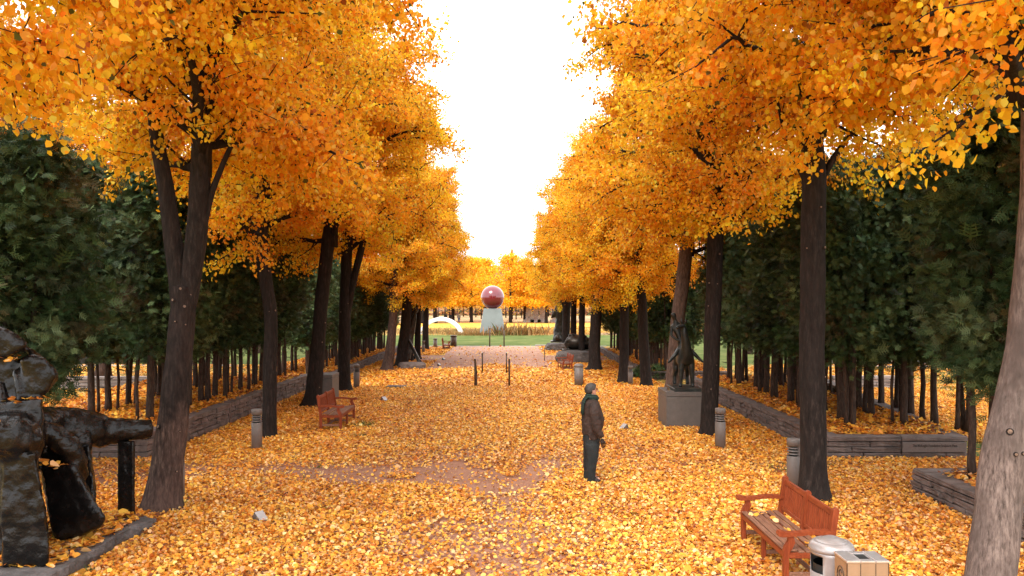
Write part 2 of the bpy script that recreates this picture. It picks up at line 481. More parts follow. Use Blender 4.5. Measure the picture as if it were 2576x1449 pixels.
def tints(n, w, pal=PAL, jit=.12):
    k = RNG.choice(len(pal), size=n, p=np.array(w) / sum(w))
    c = pal[k] * (1 + RNG.normal(0, jit, size=(n, 1))) * (1 + RNG.normal(0, .05, size=(n, 3)))
    return np.clip(c, .004, .95)
# ------------------------------------------------------------------ linden crowns (three grown models, shared by the trees)
CR_H = [4.5, 5.3, 6.5, 8.0, 9.8, 11.3, 12.6, 13.6]
CR_R = [2.3, 3.2, 3.55, 3.5, 3.0, 2.2, 1.2, .3]

def grow_crown(seed, nprim=36, dens=1.0, lean=0.0, leafsize=.073):
    rnd = random.Random(seed)
    br = MB()
    tw_a, tw_b, tw_c = [], [], []                     # twig start, end, clump tint id
    lead = [(rnd.uniform(-.12, .12) * i, rnd.uniform(-.12, .12) * i, 4.0 + i * 1.3) for i in range(7)]
    br.tube(lead, [.17 - .022 * i for i in range(7)], 8, wob=.05)
    clump = 0
    ctint = []
    for i in range(nprim):
        f = (i + .5) / nprim
        h0 = 4.1 + 8.3 * f ** 1.1
        k = min(5.9, max(0, (h0 - 4.0) / 1.3)); a = int(k)
        p0 = Vector(lead[a]).lerp(Vector(lead[a + 1]), k - a)
        az = i * 2.39996 + rnd.uniform(-.35, .35)
        rise = rnd.uniform(.35, 1.9) * (1 - .3 * f) + (1.2 if f > .85 else 0) - (.5 if f < .25 else 0)
        R = float(np.interp(h0 + rise * .7, CR_H, CR_R)) * rnd.uniform(.78, 1.08)
        droop = rnd.uniform(.1, .7)
        pts = []
        side = rnd.uniform(-.35, .35)
        for j in range(8):
            t = j / 7
            aa = az + side * t + rnd.uniform(-.05, .05)
            pts.append(Vector((p0.x + math.cos(aa) * R * t, p0.y + math.sin(aa) * R * t,
                               p0.z + rise * (1 - (1 - t) ** 2) - droop * max(0, t - .6) ** 2 * 6 * .4 + rnd.uniform(-.06, .06))))
        r0 = .092 * (1 - .55 * f)
        br.tube(pts, [r0 * (1 - .85 * j / 7) + .006 for j in range(8)], 6, wob=.06)
        nsec = 11 if R > 2 else 7
        for s in range(nsec):
            t = .06 + .94 * (s + rnd.random() * .8) / nsec
            kk = min(6.99, t * 7); q = int(kk)
            b0 = pts[q].lerp(pts[q + 1], kk - q)
            dr = (pts[q + 1] - pts[q]).normalized()
            sgn = 1 if s % 2 else -1
            d = (Matrix.Rotation(sgn * rnd.uniform(.5, 1.15), 3, 'Z') @ dr) + Vector((0, 0, rnd.uniform(-.55, .75)))
            d.normalize()
            L = rnd.uniform(.7, 1.45) * (1.1 - .35 * t)
            sp = [b0, b0 + d * L * .5 + Vector((0, 0, rnd.uniform(-.05, .08))), b0 + d * L + Vector((0, 0, rnd.uniform(-.22, .08)))]
            br.tube(sp, [.027, .018, .009], 4, cap=False)
            tint = (rnd.random(), rnd.random())
            ctint.append(tint)
            for w in range(5):
                u = .2 + .8 * (w + rnd.random()) / 5
                c0 = sp[0].lerp(sp[1], u * 2) if u < .5 else sp[1].lerp(sp[2], u * 2 - 1)
                dd = (Matrix.Rotation((1 if w % 2 else -1) * rnd.uniform(.3, 1.3), 3, 'Z') @ d) + Vector((rnd.uniform(-.3, .3), rnd.uniform(-.3, .3), rnd.uniform(-.7, .45)))
                dd.normalize()
                Lt = rnd.uniform(.3, .75)
                c1 = c0 + dd * Lt
                if (w + s) % 2 == 0:
                    br.tube([c0, c1], [.010, .005], 3, cap=False)
                tw_a.append(c0); tw_b.append(c1); tw_c.append(clump)
            clump += 1
    A = np.array(tw_a); B = np.array(tw_b); C = np.array(tw_c); CT = np.array(ctint)
    nt_ = len(A)
    per = int(50 * dens)
    ix = np.repeat(np.arange(nt_), per)
    n = len(ix)
    u = RNG.random(n)[:, None] ** .8
    P = A[ix] * (1 - u) + B[ix] * u + RNG.normal(0, .13, size=(n, 3))
    out = P.copy(); out[:, 2] = (P[:, 2] - 8.5) * .45
    out /= np.linalg.norm(out, axis=1, keepdims=True) + 1e-6
    Nn = rand_dir(n) * .9 + out * .75 + np.array([0, 0, .35])
    Ax = rand_dir(n) * .8 + np.array([0, 0, -.75]) + out * .35
    sz = leafsize * np.exp(RNG.normal(0, .22, n))
    T = tints(n, (.36, .30, .13, .13, .045, .02))
    cb = CT[C[ix]]
    T *= (.84 + .3 * cb[:, 0:1])
    T[:, 1] *= (.80 + .36 * cb[:, 1])
    T = np.clip(T, .004, .95)
    me = fan_mesh('crown', P, Ax, Nn, sz, T, LEAF6, LEAF6_F)
    me.materials.append(M['leaf'])
    bm_ = br.mesh('branchwork', False); bm_.materials.append(M['bark'])
    return bm_, me

CROWNS = [grow_crown(3, 38, 1.0), grow_crown(8, 40, 1.0), grow_crown(21, 36, 1.05)]

def trunk_part(parent, paths, mat, base, n=18, scars=0, seed=0, stem_mat=None):
    """paths: lists of (x,y,z,r) in world; built in the thing's own coordinates"""
    rnd = random.Random(seed)
    mb = MB(); sc = MB(); f1 = 0
    for pi_, path in enumerate(paths):
        P = [Vector(p[:3]) - Vector(base) for p in path]
        R = [p[3] for p in path]
        pts, rad = [], []
        for i in range(len(P) - 1):
            a0, a1, a2, a3 = P[max(i - 1, 0)], P[i], P[i + 1], P[min(i + 2, len(P) - 1)]
            m = 7
            for j in range(m):
                t = j / m
                q = .5 * ((2 * a1) + (a2 - a0) * t + (2 * a0 - 5 * a1 + 4 * a2 - a3) * t * t + (3 * a1 - a0 - 3 * a2 + a3) * t ** 3)
                pts.append(q); rad.append(R[i] * (1 - t) + R[i + 1] * t)
        pts.append(P[-1]); rad.append(R[-1])
        if pi_ == 0:
            z0 = pts[0].z
            for i, p in enumerate(pts):
                d = p.z - z0
                rad[i] *= 1 + .55 * math.exp(-max(d, 0) / .2)
        ph = [rnd.uniform(0, 6.28) for _ in range(6)]
        nn = n if pi_ == 0 else max(8, n - 6)
        o0 = len(mb.v)
        mb.tube(pts, rad, nn, cap=True)
        for i, p in enumerate(pts):                    # ridges, buttress roots and swellings
            foot = math.exp(-max(p.z - pts[0].z, 0) / .22) if pi_ == 0 else 0
            for k in range(nn):
                v = Vector(mb.v[o0 + i * nn + k])
                d = v - p
                a = 2 * PI * k / nn
                g = 1 + .035 * math.sin(3 * a + ph[0] + p.z * .6) + .025 * math.sin(5 * a + ph[1] - p.z * .9) + .03 * math.sin(p.z * 3.1 + ph[2] + a) + .02 * math.sin(p.z * 7.3 + ph[3] + 2 * a) + foot * .22 * max(0, math.sin(5 * a + ph[4]))
                mb.v[o0 + i * nn + k] = tuple(p + d * g)
        if pi_ == 0: f1 = len(mb.f)
        if pi_ == 0 and scars:
            for _ in range(scars):
                i = rnd.randrange(len(pts) // 4, len(pts) - 1)
                ang = rnd.uniform(-2.6, -.5)
                dr = Vector((math.cos(ang), math.sin(ang), rnd.uniform(-.1, .25))).normalized()
                rr = rnd.uniform(.014, .030)
                c = pts[i] + dr * (rad[i] * .96)
                mb.tube([c - dr * .05, c + dr * .022], [rr * 1.7, rr * 1.25], 9)
                sc.tube([c + dr * .0, c + dr * .03], [rr * .85, rr * .8], 8)
    nf = len(mb.f)
    mb.add(sc.v, sc.f)
    o = mb.build('trunk', mat, parent)
    o.data.materials.append(stem_mat or mat); o.data.materials.append(M['scar'])
    o.data.polygons.foreach_set('material_index', [0 if i < f1 else (1 if i < nf else 2) for i in range(len(o.data.polygons))])
    return o

TREE_N = [0]
def linden(label, Y, paths_px, crown, rz=0.0, cz=0.0, scale=1.0, mat='bark', gz=0.0, scars=0, center=None, group='golden linden trees lining the alley'):
    """paths_px: [(px, py, width_px)...] traced at depth Y (first path starts at the ground)"""
    paths = []
    for path in paths_px:
        P = []
        for (px, py, w) in path:
            x, y, z = at(px, py, Y)
            P.append([x, y, z, w * Y / F * .5])
        paths.append(P)
    paths[0][0][2] = gz - .06
    base = (paths[0][0][0], Y, gz)
    root = thing('linden_tree', label, 'tree', base, 0, group)
    trunk_part(root, paths, M[mat], base, scars=scars, seed=TREE_N[0], stem_mat=M['bark'])
    TREE_N[0] += 1
    cx = center if center is not None else paths[0][-1][0]
    bm_, cm = CROWNS[crown]
    for nm, me in (('branchwork', bm_), ('crown', cm)):
        o = link(nm, me, None, root)
        o.location = (cx - base[0], 0, cz + (.95 if gz > -.1 else .75))
        o.rotation_euler = (0, 0, rz); o.scale = (scale, scale, scale)
    return root

# row beside the stone wall on the sculpture side, near to far
linden('golden tree mostly outside the frame whose large leaves hang above the dark bronze sculpture', 6.6,
       [[(-640, 1700, 110), (-640, 900, 84), (-630, 300, 70), (-630, 100, 60)]], 0, .4, .75, 1.0, center=-6.7)
linden('forked golden linden with two thick dark stems and tan lower trunk beside the bronze sculpture', 12.7,
       [[(410, 1290, 76), (416, 1230, 80), (430, 1110, 76), (443, 1000, 70), (453, 900, 64), (459, 800, 62), (463, 720, 58)],
        [(456, 800, 44), (449, 715, 48), (437, 610, 45), (418, 480, 40), (398, 370, 36), (380, 240, 26), (368, 120, 16)],
        [(466, 800, 44), (480, 700, 52), (497, 560, 52), (508, 400, 50), (517, 290, 42), (530, 150, 28), (545, 20, 16)],
        [(502, 620, 18), (528, 500, 17), (556, 425, 14), (586, 360, 12), (625, 300, 8)]], 1, 2.7, .5, .97, mat='bark_two', scars=9, center=-4.97)
linden('slender curved golden linden behind the grey louvred bollard near the dry-stone wall', 19.5,
       [[(676, 1104, 34), (677, 1060, 35), (679, 950, 34), (681, 800, 32), (668, 700, 33), (654, 600, 33), (648, 500, 32), (645, 420, 28)]], 2, 4.2, .0, .95, scars=6, center=-6.15)
linden('thick dark golden linden directly behind the wooden bench and hiding a square stone plinth', 25.2,
       [[(785, 1030, 44), (788, 1000, 42), (795, 930, 38), (803, 830, 34), (815, 700, 33), (832, 560, 33), (838, 480, 28)]], 0, 2.9, .1, 1.0, scars=4)
linden('golden linden forking above its dark trunk just past the wooden bench end', 29.5,
       [[(866, 986, 34), (866, 960, 31), (867, 850, 30), (870, 700, 28), (872, 560, 24), (874, 480, 18)],
        [(872, 800, 18), (882, 740, 18), (900, 660, 18), (920, 580, 16), (926, 520, 12)]], 1, 4.0, 0, .98, scars=4)
linden('pale-footed golden linden beside the low rock with the leaning rod', 44.9,
       [[(974, 935, 28), (976, 920, 27), (982, 870, 24), (988, 800, 21), (990, 700, 19), (991, 640, 15)]], 2, 5.1, LOW + .3, .96, mat='bark_tan', gz=LOW)
linden('dark golden linden standing right at the rock with the leaning rod', 47.6,
       [[(1010, 925, 32), (1013, 880, 28), (1021, 800, 25), (1029, 690, 23), (1034, 630, 18)], [(1024, 760, 12), (1008, 700, 11), (1000, 640, 9)]], 0, .9, LOW + .3, .96, gz=LOW)
linden('thin dark golden linden behind the leaning rod, nearer of the close pair', 51.4,
       [[(1031, 911, 17), (1035, 800, 15), (1041, 700, 13), (1042, 630, 11)]], 1, 2.2, LOW + .3, .95, gz=LOW)
linden('thin dark golden linden behind the leaning rod, farther of the close pair', 54.0,
       [[(1050, 905, 16), (1052, 800, 15), (1054, 700, 13), (1055, 640, 11)]], 2, 3.6, LOW + .3, .93, gz=LOW)
linden('last golden linden of the bench row standing by a small bollard at the lawn', 64.0,
       [[(1070, 881, 17), (1071, 800, 15), (1072, 720, 14), (1072, 660, 12)]], 0, 5.0, LOW + .3, .95, gz=LOW)

# row on the bin side, near to far
linden('big leaning linden with mottled pale grey bark close to the recycling bin', 8.6,
       [[(2482, 1540, 112), (2493, 1449, 106), (2513, 1300, 106), (2530, 1130, 104), (2560, 1000, 97), (2588, 850, 93), (2598, 700, 88), (2610, 500, 80), (2612, 300, 74), (2592, 100, 62), (2580, 0, 50), (2575, -150, 40)],
        [(2580, 90, 26), (2520, 60, 24), (2440, 40, 20), (2360, 30, 14), (2300, 60, 8)],
        [(2600, 300, 24), (2540, 200, 20), (2480, 130, 14)]], 2, 3.7, .55, 1.0, mat='bark_grey', scars=12)
linden('straight dark golden linden behind the wooden bench with the round bin', 13.3,
       [[(2050, 1266, 66), (2048, 1200, 64), (2045, 1000, 63), (2044, 800, 61), (2046, 600, 60), (2046, 450, 58), (2043, 350, 54), (2046, 280, 46), (2050, 150, 34), (2055, 0, 20)],
        [(2030, 460, 18), (2008, 415, 15), (1988, 370, 12), (1968, 310, 9), (1955, 250, 6)],
        [(2066, 460, 20), (2090, 410, 17), (2120, 365, 14), (2152, 325, 11), (2190, 290, 7)]], 0, 4.5, 1.15, 1.0, scars=9)
linden('dark golden linden in front of the horse statue plinth', 19.8,
       [[(1783, 1098, 40), (1785, 1080, 41), (1787, 1000, 42), (1794, 800, 40), (1799, 620, 40), (1803, 520, 36), (1801, 440, 30)]], 1, 5.2, 0, 1.0, scars=10)
linden('slightly leaning golden linden right behind the horse statue', 28.6,
       [[(1690, 990, 36), (1694, 940, 34), (1698, 880, 34), (1708, 790, 34), (1724, 660, 34), (1732, 560, 32), (1735, 480, 26)]], 2, .2, 0, 1.0, mat='bark_mid')
linden('dark golden linden beside the louvred bollard next to the low evergreen shrub', 36.0,
       [[(1626, 977, 30), (1625, 960, 28), (1620, 880, 26), (1615, 760, 24), (1607, 640, 22), (1603, 560, 18)]], 0, 1.7, LOW + .3, .95, gz=LOW)
linden('straight dark golden linden touching the louvred bollard beyond the walking man', 38.0,
       [[(1566, 966, 28), (1568, 950, 25), (1570, 850, 23), (1570, 700, 22), (1567, 620, 18)]], 1, 3.1, LOW + .3, .95, gz=LOW)
linden('broad-footed golden linden behind the domed grey waste bin', 45.0,
       [[(1494, 935, 36), (1496, 915, 31), (1497, 850, 28), (1503, 760, 27), (1507, 680, 24), (1508, 610, 18)], [(1505, 730, 10), (1492, 680, 9), (1484, 630, 7)]], 2, 4.6, LOW + .3, .92, gz=LOW)
linden('thin dark golden linden standing against the round bronze sculpture', 51.3,
       [[(1463, 912, 17), (1464, 800, 15), (1466, 700, 14), (1466, 630, 11)]], 0, 5.9, LOW + .3, .9, gz=LOW)
linden('thin dark golden linden just beyond the round bronze sculpture', 57.0,
       [[(1442, 897, 16), (1443, 800, 15), (1446, 700, 14), (1446, 640, 11)]], 1, .5, LOW + .3, .88, gz=LOW)
linden('last golden linden of the bin row next to the tall draped bronze', 63.5,
       [[(1423, 882, 20), (1424, 820, 20), (1426, 760, 20), (1430, 700, 17)], [(1424, 790, 10), (1413, 740, 10), (1409, 690, 8)]], 2, 2.4, LOW + .3, .86, gz=LOW)

# golden trees outside the hedges
def side_tree(x, y, crown, rz, label, scale=1.0, dz=0.0):
    z = ground_z(x, y)
    root = thing('golden_tree', label, 'tree', (x, y, z), 0, 'golden trees beyond the hedges')
    mb = MB()
    mb.tube([(0, 0, -.1), (.02, 0, .5), (.05, .03, 2.4), (0, 0, 4.6), (.05, 0, 6)], [.42, .3, .25, .2, .14], 12, wob=.06)
    mb.build('trunk', M['bark_tan'], root)
    for nm, me in (('branchwork', CROWNS[crown][0]), ('crown', CROWNS[crown][1])):
        o = link(nm, me, None, root); o.rotation_euler = (0, 0, rz); o.scale = (scale,) * 3; o.location = (0, 0, dz)
side_tree(-16.0, 24.0, 1, .3, 'golden tree behind the near evergreen hedge on the sculpture side')
side_tree(-17.5, 34.0, 0, 1.9, 'golden tree behind the middle of the evergreen hedge on the sculpture side', 1.05)
side_tree(-17.0, 46.0, 2, 2.7, 'golden tree behind the far evergreen hedge on the sculpture side', 1.05)
side_tree(-19.0, 60.0, 1, 4.1, 'farthest golden tree behind the evergreen hedge on the sculpture side', 1.1)
side_tree(16.2, 25.5, 2, 1.2, 'orange tree showing above the evergreen hedge next to the mottled grey trunk', 1.05, .2)
side_tree(21.3, 39.5, 0, 3.0, 'golden tree whose thick trunk stands at the kerb beyond the leafy lawn', 1.0)
side_tree(16.5, 44.0, 1, 5.0, 'golden tree behind the far evergreen hedge on the bin side', 1.0)
side_tree(17.5, 59.0, 2, .8, 'farthest golden tree behind the evergreen hedge on the bin side', 1.05)

# ------------------------------------------------------------------ arborvitae
FROND = []
FROND_F = []
def _frond():
    v = []; f = []
    v += [(0, -.035, 0), (0, .035, 0), (1.0, 0, -.10)]; f.append((0, 1, 2))
    for i, t in enumerate((.12, .30, .48, .66)):
        L = .50 * (1 - .45 * t)
        for s in (-1, 1):
            o = len(v)
            v += [(t, s * .02, -.02 * t), (t + .14, s * .03, -.03 * t), (t + .42 * L + .10, s * L, .05 - .08 * t)]
            f.append((o, o + 1, o + 2))
            o = len(v)
            v += [(t + .16 * L + .03, s * L * .34, 0), (t + .30 * L + .05, s * L * .52, .02), (t + .55 * L + .12, s * L * .40, -.05)]
            f.append((o, o + 1, o + 2))
    return v, f
FROND, FROND_F = _frond()
PALE = np.array([(.034, .062, .021), (.052, .090, .031), (.100, .145, .056), (.015, .027, .010), (.080, .074, .031)])

def arbor_mesh(seed, n=7600, h0=1.75, h1=6.1, rad=.98):
    rnd = random.Random(seed)
    P, A, N, S = [], [], [], []
    nb = 105
    cl = []
    T = []
    for b in range(nb):
        h = h0 + (h1 - h0) * (b + rnd.random()) / nb
        t = (h - h0) / (h1 - h0)
        R = rad * float(np.interp(t, [0, .1, .3, .65, .88, 1], [.62, .9, 1.0, .88, .55, .12])) * rnd.uniform(.72, 1.12)
        az = rnd.uniform(0, 2 * PI)
        tip = np.array([math.cos(az) * R, math.sin(az) * R, h + .12])
        base = np.array([math.cos(az) * R * .25, math.sin(az) * R * .25, h - .45])
        o = np.array([math.cos(az), math.sin(az), 0])
        tb = tints(1, (.3, .34, .18, .12, .06), PALE, .2)[0]
        m = n // nb
        u = RNG.random(m) ** .55
        p = base[None] * (1 - u[:, None]) + tip[None] * u[:, None] + RNG.normal(0, .17, (m, 3)) * np.array([1, 1, 1.0])
        a = o[None] * .75 + np.array([0, 0, .25]) + RNG.normal(0, .55, (m, 3)) + np.array([0, 0, -.25])
        nn = RNG.normal(0, .6, (m, 3)) + o[None] * .7 + np.array([0, 0, .3])
        P.append(p); A.append(a); N.append(nn)
        S.append(.175 * np.exp(RNG.normal(0, .22, m)))
        T.append(np.clip(tb[None] * (1 + RNG.normal(0, .22, (m, 1))), .003, .3))
    me = fan_mesh('crown', np.concatenate(P), np.concatenate(A), np.concatenate(N), np.concatenate(S), np.concatenate(T), FROND, FROND_F)
    me.materials.append(M['spray'])
    stems = []
    for k in range(1 + seed % 3):
        mb = MB()
        a = rnd.uniform(0, 6.28); d = .0 if k == 0 else rnd.uniform(.14, .36)
        lx, ly = rnd.uniform(-.45, .45), rnd.uniform(-.35, .35)
        r0 = rnd.uniform(.062, .088) if k == 0 else rnd.uniform(.038, .062)
        pts = [(math.cos(a) * d + lx * t * t + rnd.uniform(-.02, .02), math.sin(a) * d + ly * t * t + rnd.uniform(-.02, .02), -.1 + 4.6 * t) for t in (0, .08, .2, .34, .5, .7, 1)]
        mb.tube(pts, [r0 * 1.25, r0, r0 * .92, r0 * .85, r0 * .7, r0 * .5, r0 * .25], 9, wob=.07)
        for q in range(3):                                   # dead stubs and low twigs
            i = rnd.randrange(2, 5); az = rnd.uniform(0, 6.28)
            c = Vector(pts[i]) + Vector((0, 0, rnd.uniform(-.3, .3)))
            e = c + Vector((math.cos(az), math.sin(az), rnd.uniform(.1, .8))) * rnd.uniform(.12, .5)
            mb.tube([c, e], [r0 * .28, r0 * .1], 5)
        me2 = mb.mesh('trunk'); me2.materials.append(M['bark_cedar']); stems.append(me2)
    return me, stems

ARB = [arbor_mesh(s) for s in (1, 2, 4, 5)]
def arborvitae(x, y, z, k, label, group, scale=1.0, sz=1.0):
    root = thing('arborvitae', label, 'evergreen tree', (x, y, z), random.uniform(0, 6.28), group)
    root.scale = (scale, scale, sz)
    cm, st = ARB[k % 4]
    for s in st: link('trunk', s, None, root)
    link('crown', cm, None, root)
    return root

BED_Z = .47
def hedge(xs, y0, y1, step, z, label, group, sz=1.0):
    k = 0
    for r, x in enumerate(xs):
        y = y0 + (step * .5 if r % 2 else 0)
        while y < y1:
            arborvitae(x + random.uniform(-.18, .18), y + random.uniform(-.2, .2), z, random.randrange(4), label, group,
                       random.uniform(.92, 1.12), sz * random.uniform(.94, 1.06))
            y += step
hedge((-8.8, -10.5), 19.3, 30.2, 1.05, BED_Z, 'dark evergreen tree of the near hedge bed behind the forked linden', 'hedge trees in the near bed on the sculpture side')
hedge((7.95, 9.2, 10.3), 18.3, 30.0, 1.1, BED_Z, 'dark evergreen tree of the hedge bed behind the inscribed stone wall', 'hedge trees in the near bed on the bin side')
hedge((-9.7, -11.0), 37.5, 63, 1.45, LOW + .4, 'dark evergreen tree of the far hedge on the bench and rock side', 'hedge trees in the far bed on the rock side', .98)
hedge((7.7, 9.0), 40.5, 61, 1.45, LOW + .4, 'dark evergreen tree of the far hedge beyond the horse statue', 'hedge trees in the far bed beyond the horse statue', .98)
for i, (x, y) in enumerate([(-8.7, 14.4), (-9.9, 15.4), (-9.6, 13.2), (-11.2, 14.4), (-12.4, 15.0)]):
    arborvitae(x, y, .1, i, 'tall dark evergreen tree rising behind the bronze sculpture', 'evergreens behind the bronze sculpture', 1.15, 1.02)
for i, (x, y) in enumerate([(8.05, 13.3), (9.2, 13.2), (10.1, 13.3), (9.0, 12.2), (10.6, 12.2), (11.4, 13.3)]):
    arborvitae(x, y, .40, i, 'tall dark evergreen tree in the planter behind the mottled grey trunk', 'evergreens in the planter behind the mottled trunk', 1.15, 1.03)

# ------------------------------------------------------------------ the setting
def terrain():
    xs = sorted(set([-700, -300, -150, -90, -60, -45, -30, -22, -18] + [-14 + i for i in range(6)] + [-8.999, -6, 0, 6, 8.999] + [9 + i for i in range(6)] + [18, 22, 30, 45, 60, 90, 150, 300, 700]))
    ys = sorted(set([-60, -20, 0, 10, 20, 28] + [30, 30.9, 30.925] + [32 + i for i in range(20)] + [56, 62, 70, 90, 120, 170, 240, 400, 900, 1600]))
    v = [(x, y, ground_z(x, y)) for y in ys for x in xs]
    nx = len(xs)
    f = [(j * nx + i, j * nx + i + 1, (j + 1) * nx + i + 1, (j + 1) * nx + i) for j in range(len(ys) - 1) for i in range(nx - 1)]
    mb = MB(); mb.add(v, f)
    o = mb.build('ground', M['g_lawn']); tag(o, kind='structure')
terrain()

def sheet(name, polys, z, mat):
    mb = MB()
    for p in polys:
        mb.add([(x, y, z) for x, y in p], [tuple(range(len(p)))])
    o = mb.build(name, mat)
    for p in o.data.polygons:
        pass
    return tag(o, kind='structure')
def R4(x0, x1, y0, y1): return [(x0, y0), (x1, y0), (x1, y1), (x0, y1)]
sheet('tree_strip', [R4(-7.6, -3.6, -4, 14.1), R4(-7.6, -3.6, 16.6, 30.8), R4(3.4, 6.6, -4, 14.1), R4(3.4, 6.6, 16.6, 30.8)], .004, M['g_soil'])
sheet('gravel_path', [R4(-3.6, 3.4, -6, 30.75), R4(-40, -3.6, 14.1, 16.6), R4(3.4, 40, 14.1, 16.6)], .008, M['g_gravel'])
sheet('tree_strip_lower', [R4(-8.6, -5.0, 31.9, 52), R4(2.3, 7, 31.9, 52), R4(-8.6, -5.6, 57.5, 68), R4(2.3, 6.4, 57.5, 68)], LOW + .004, M['g_soil'])
sheet('gravel_path_lower', [R4(-5.0, 2.3, 31.95, 69), R4(-30, -5.0, 52, 57.5), R4(2.3, 6.4, 52, 57.5)], LOW + .009, M['g_gravel_pale'])
mb = MB(); mb.box(-8.2, 8.2, 69.0, 69.35, LOW - .1, LOW + .03); tag(mb.build('kerb_strip', M['concrete']), kind='structure')
mb = MB()
mb.box(-4.3, 3.9, 30.72, 30.98, -.2, .02)
for i in range(1, 4): mb.box(-4.3, 3.9, 30.98 + .34 * (i - 1), 30.98 + .34 * i, LOW - .05, -.15 * i)
tag(mb.build('steps', M['stone_pale']), kind='structure')
mb = MB(); mb.box(15, 60, 40.2, 40.5, -.3, .06); mb.box(-60, -14, 41.0, 41.3, -.3, .03); tag(mb.build('kerb', M['concrete']), kind='structure')

# planting beds (raised soil behind the walls)
def bed(name, x0, x1, y0, y1, z0, z, mound=.05):
    nx, ny = 14, 22
    v = []; f = []
    for j in range(ny + 1):
        for i in range(nx + 1):
            x = x0 + (x1 - x0) * i / nx; y = y0 + (y1 - y0) * j / ny
            e = min(i, nx - i, 2) / 2 * min(j, ny - j, 2) / 2
            v.append((x, y, z + e * (mound + random.uniform(-.03, .03))))
    for j in range(ny):
        for i in range(nx):
            a = j * (nx + 1) + i
            f.append((a, a + 1, a + nx + 2, a + nx + 1))
    mb = MB(); mb.add(v, f, True)
    tag(mb.build(name, M['g_bed']), kind='structure')
bed('planting_bed', -13.2, -7.95, 17.2, 30.5, 0, .42)
bed('planting_bed', 6.95, 9.85, 17.25, 30.5, 0, .38)
bed('planting_bed', 7.1, 14.5, 8.2, 13.75, 0, .32)
bed('planting_bed', -13.0, -8.95, 35.5, 64.0, 0, LOW + .33)
bed('planting_bed', 6.85, 11.2, 40.0, 62.0, 0, LOW + .33)
# ------------------------------------------------------------------ dry-stone walls
def stone_run(mb, P0, P1, courses, depth, rnd, wmin=.32, wmax=1.05, skip=None, rough=.012):
    """split stones laid along P0->P1 (outer face), courses: list of (z0, z1, setback)"""
    a = Vector((P0[0], P0[1], 0)); b = Vector((P1[0], P1[1], 0))
    L = (b - a).length; t = (b - a) / L
    n = Vector((t.y, -t.x, 0))                     # outward side
    for ci, (z0, z1, sb) in enumerate(courses):
        s = 0.0
        while s < L - .01:
            w = rnd.uniform(wmin, wmax)
            if L - s - w < wmin: w = L - s
            s1 = s + w
            cells = [(z0, z1)]
            if rnd.random() < .16 and z1 - z0 > .14: m = z0 + (z1 - z0) * rnd.uniform(.3, .7); cells = [(z0, m - .006), (m, z1)]
            for (c0, c1) in cells:
                if skip and skip(ci, s, s1): continue
                bm = bmesh.new(); bmesh.ops.create_cube(bm, size=1.0)
                bmesh.ops.subdivide_edges(bm, edges=bm.edges[:], cuts=2, use_grid_fill=True)
                proud = rnd.uniform(-.015, .02)
                for v in bm.verts:
                    x, y, z = v.co
                    face = y < -.45
                    ss = s + .011 + (x + .5) * (w - .022); oo = (sb - proud if face else sb + (y + .5) * depth)
                    zz = c0 + .006 + (z + .5) * (c1 - c0 - .017)
                    jit = rough * (1 if face else .3)
                    p = a + t * (ss + rnd.uniform(-jit, jit) * .6) - n * (oo + (rnd.uniform(-jit, jit) * 1.3 if face else 0))
                    v.co = (p.x, p.y, zz + rnd.uniform(-jit, jit) * .45)
                bmesh.ops.bevel(bm, geom=[e for e in bm.edges if e.calc_face_angle(0) > .9], offset=.007, segments=1, affect='EDGES')
                mb.bm(bm)
            s = s1

def wall(label, runs, z, h, seed, depth=.34, extra=None, mat='stone', base=(0, 0, 0)):
    rnd = random.Random(seed)
    root = thing('stone_wall', label, 'stone wall', (0, 0, 0), 0, 'dry-stone retaining walls')
    body, cap, core = MB(), MB(), MB()
    cs = [(z - .05, z + h * .27, .0), (z + h * .27, z + h * .52, .015), (z + h * .52, z + h * .75, .03)]
    for (P0, P1, *on) in runs:
        stone_run(body, P0, P1, [c for i, c in enumerate(cs) if not on or i in on[0]], depth * .6, rnd, skip=extra)
        stone_run(cap, P0, P1, [(z + h * .76, z + h, .02)], depth, rnd, .6, 1.4, rough=.010)
        a = Vector((P0[0], P0[1], 0)); b = Vector((P1[0], P1[1], 0)); t = (b - a).normalized(); n = Vector((t.y, -t.x, 0))
        q = [a + t * .04 - n * .06, b - t * .04 - n * .06, b - t * .04 - n * (depth - .02), a + t * .04 - n * (depth - .02)]
        core.add([(p.x, p.y, z - .05) for p in q] + [(p.x, p.y, z + h * .76 + .03) for p in q], [(0, 3, 2, 1), (4, 5, 6, 7), (0, 1, 5, 4), (1, 2, 6, 5), (2, 3, 7, 6), (3, 0, 4, 7)])
    body.build('stone_course', M[mat], root); cap.build('coping', M[mat], root); core.build('core', M['joint'], root)
    return root

# order of points: outward normal = right-hand side of travel
wall('long low stone wall along the hedge behind the sculpture and forked linden', [((-7.7, 16.8), (-7.7, 30.6)), ((-13.4, 16.8), (-7.72, 16.8))], 0, .56, 4)
ins = wall('low stone wall carrying an inscribed panel in front of the hedge', [((6.7, 30.6), (6.7, 16.92)), ((6.7, 16.9), (8.28, 16.9)), ((8.28, 16.9), (9.70, 16.9), (0,)), ((9.70, 16.92), (11.9, 30.5))], 0, .47, 9,
           extra=lambda ci, s, s1: False)
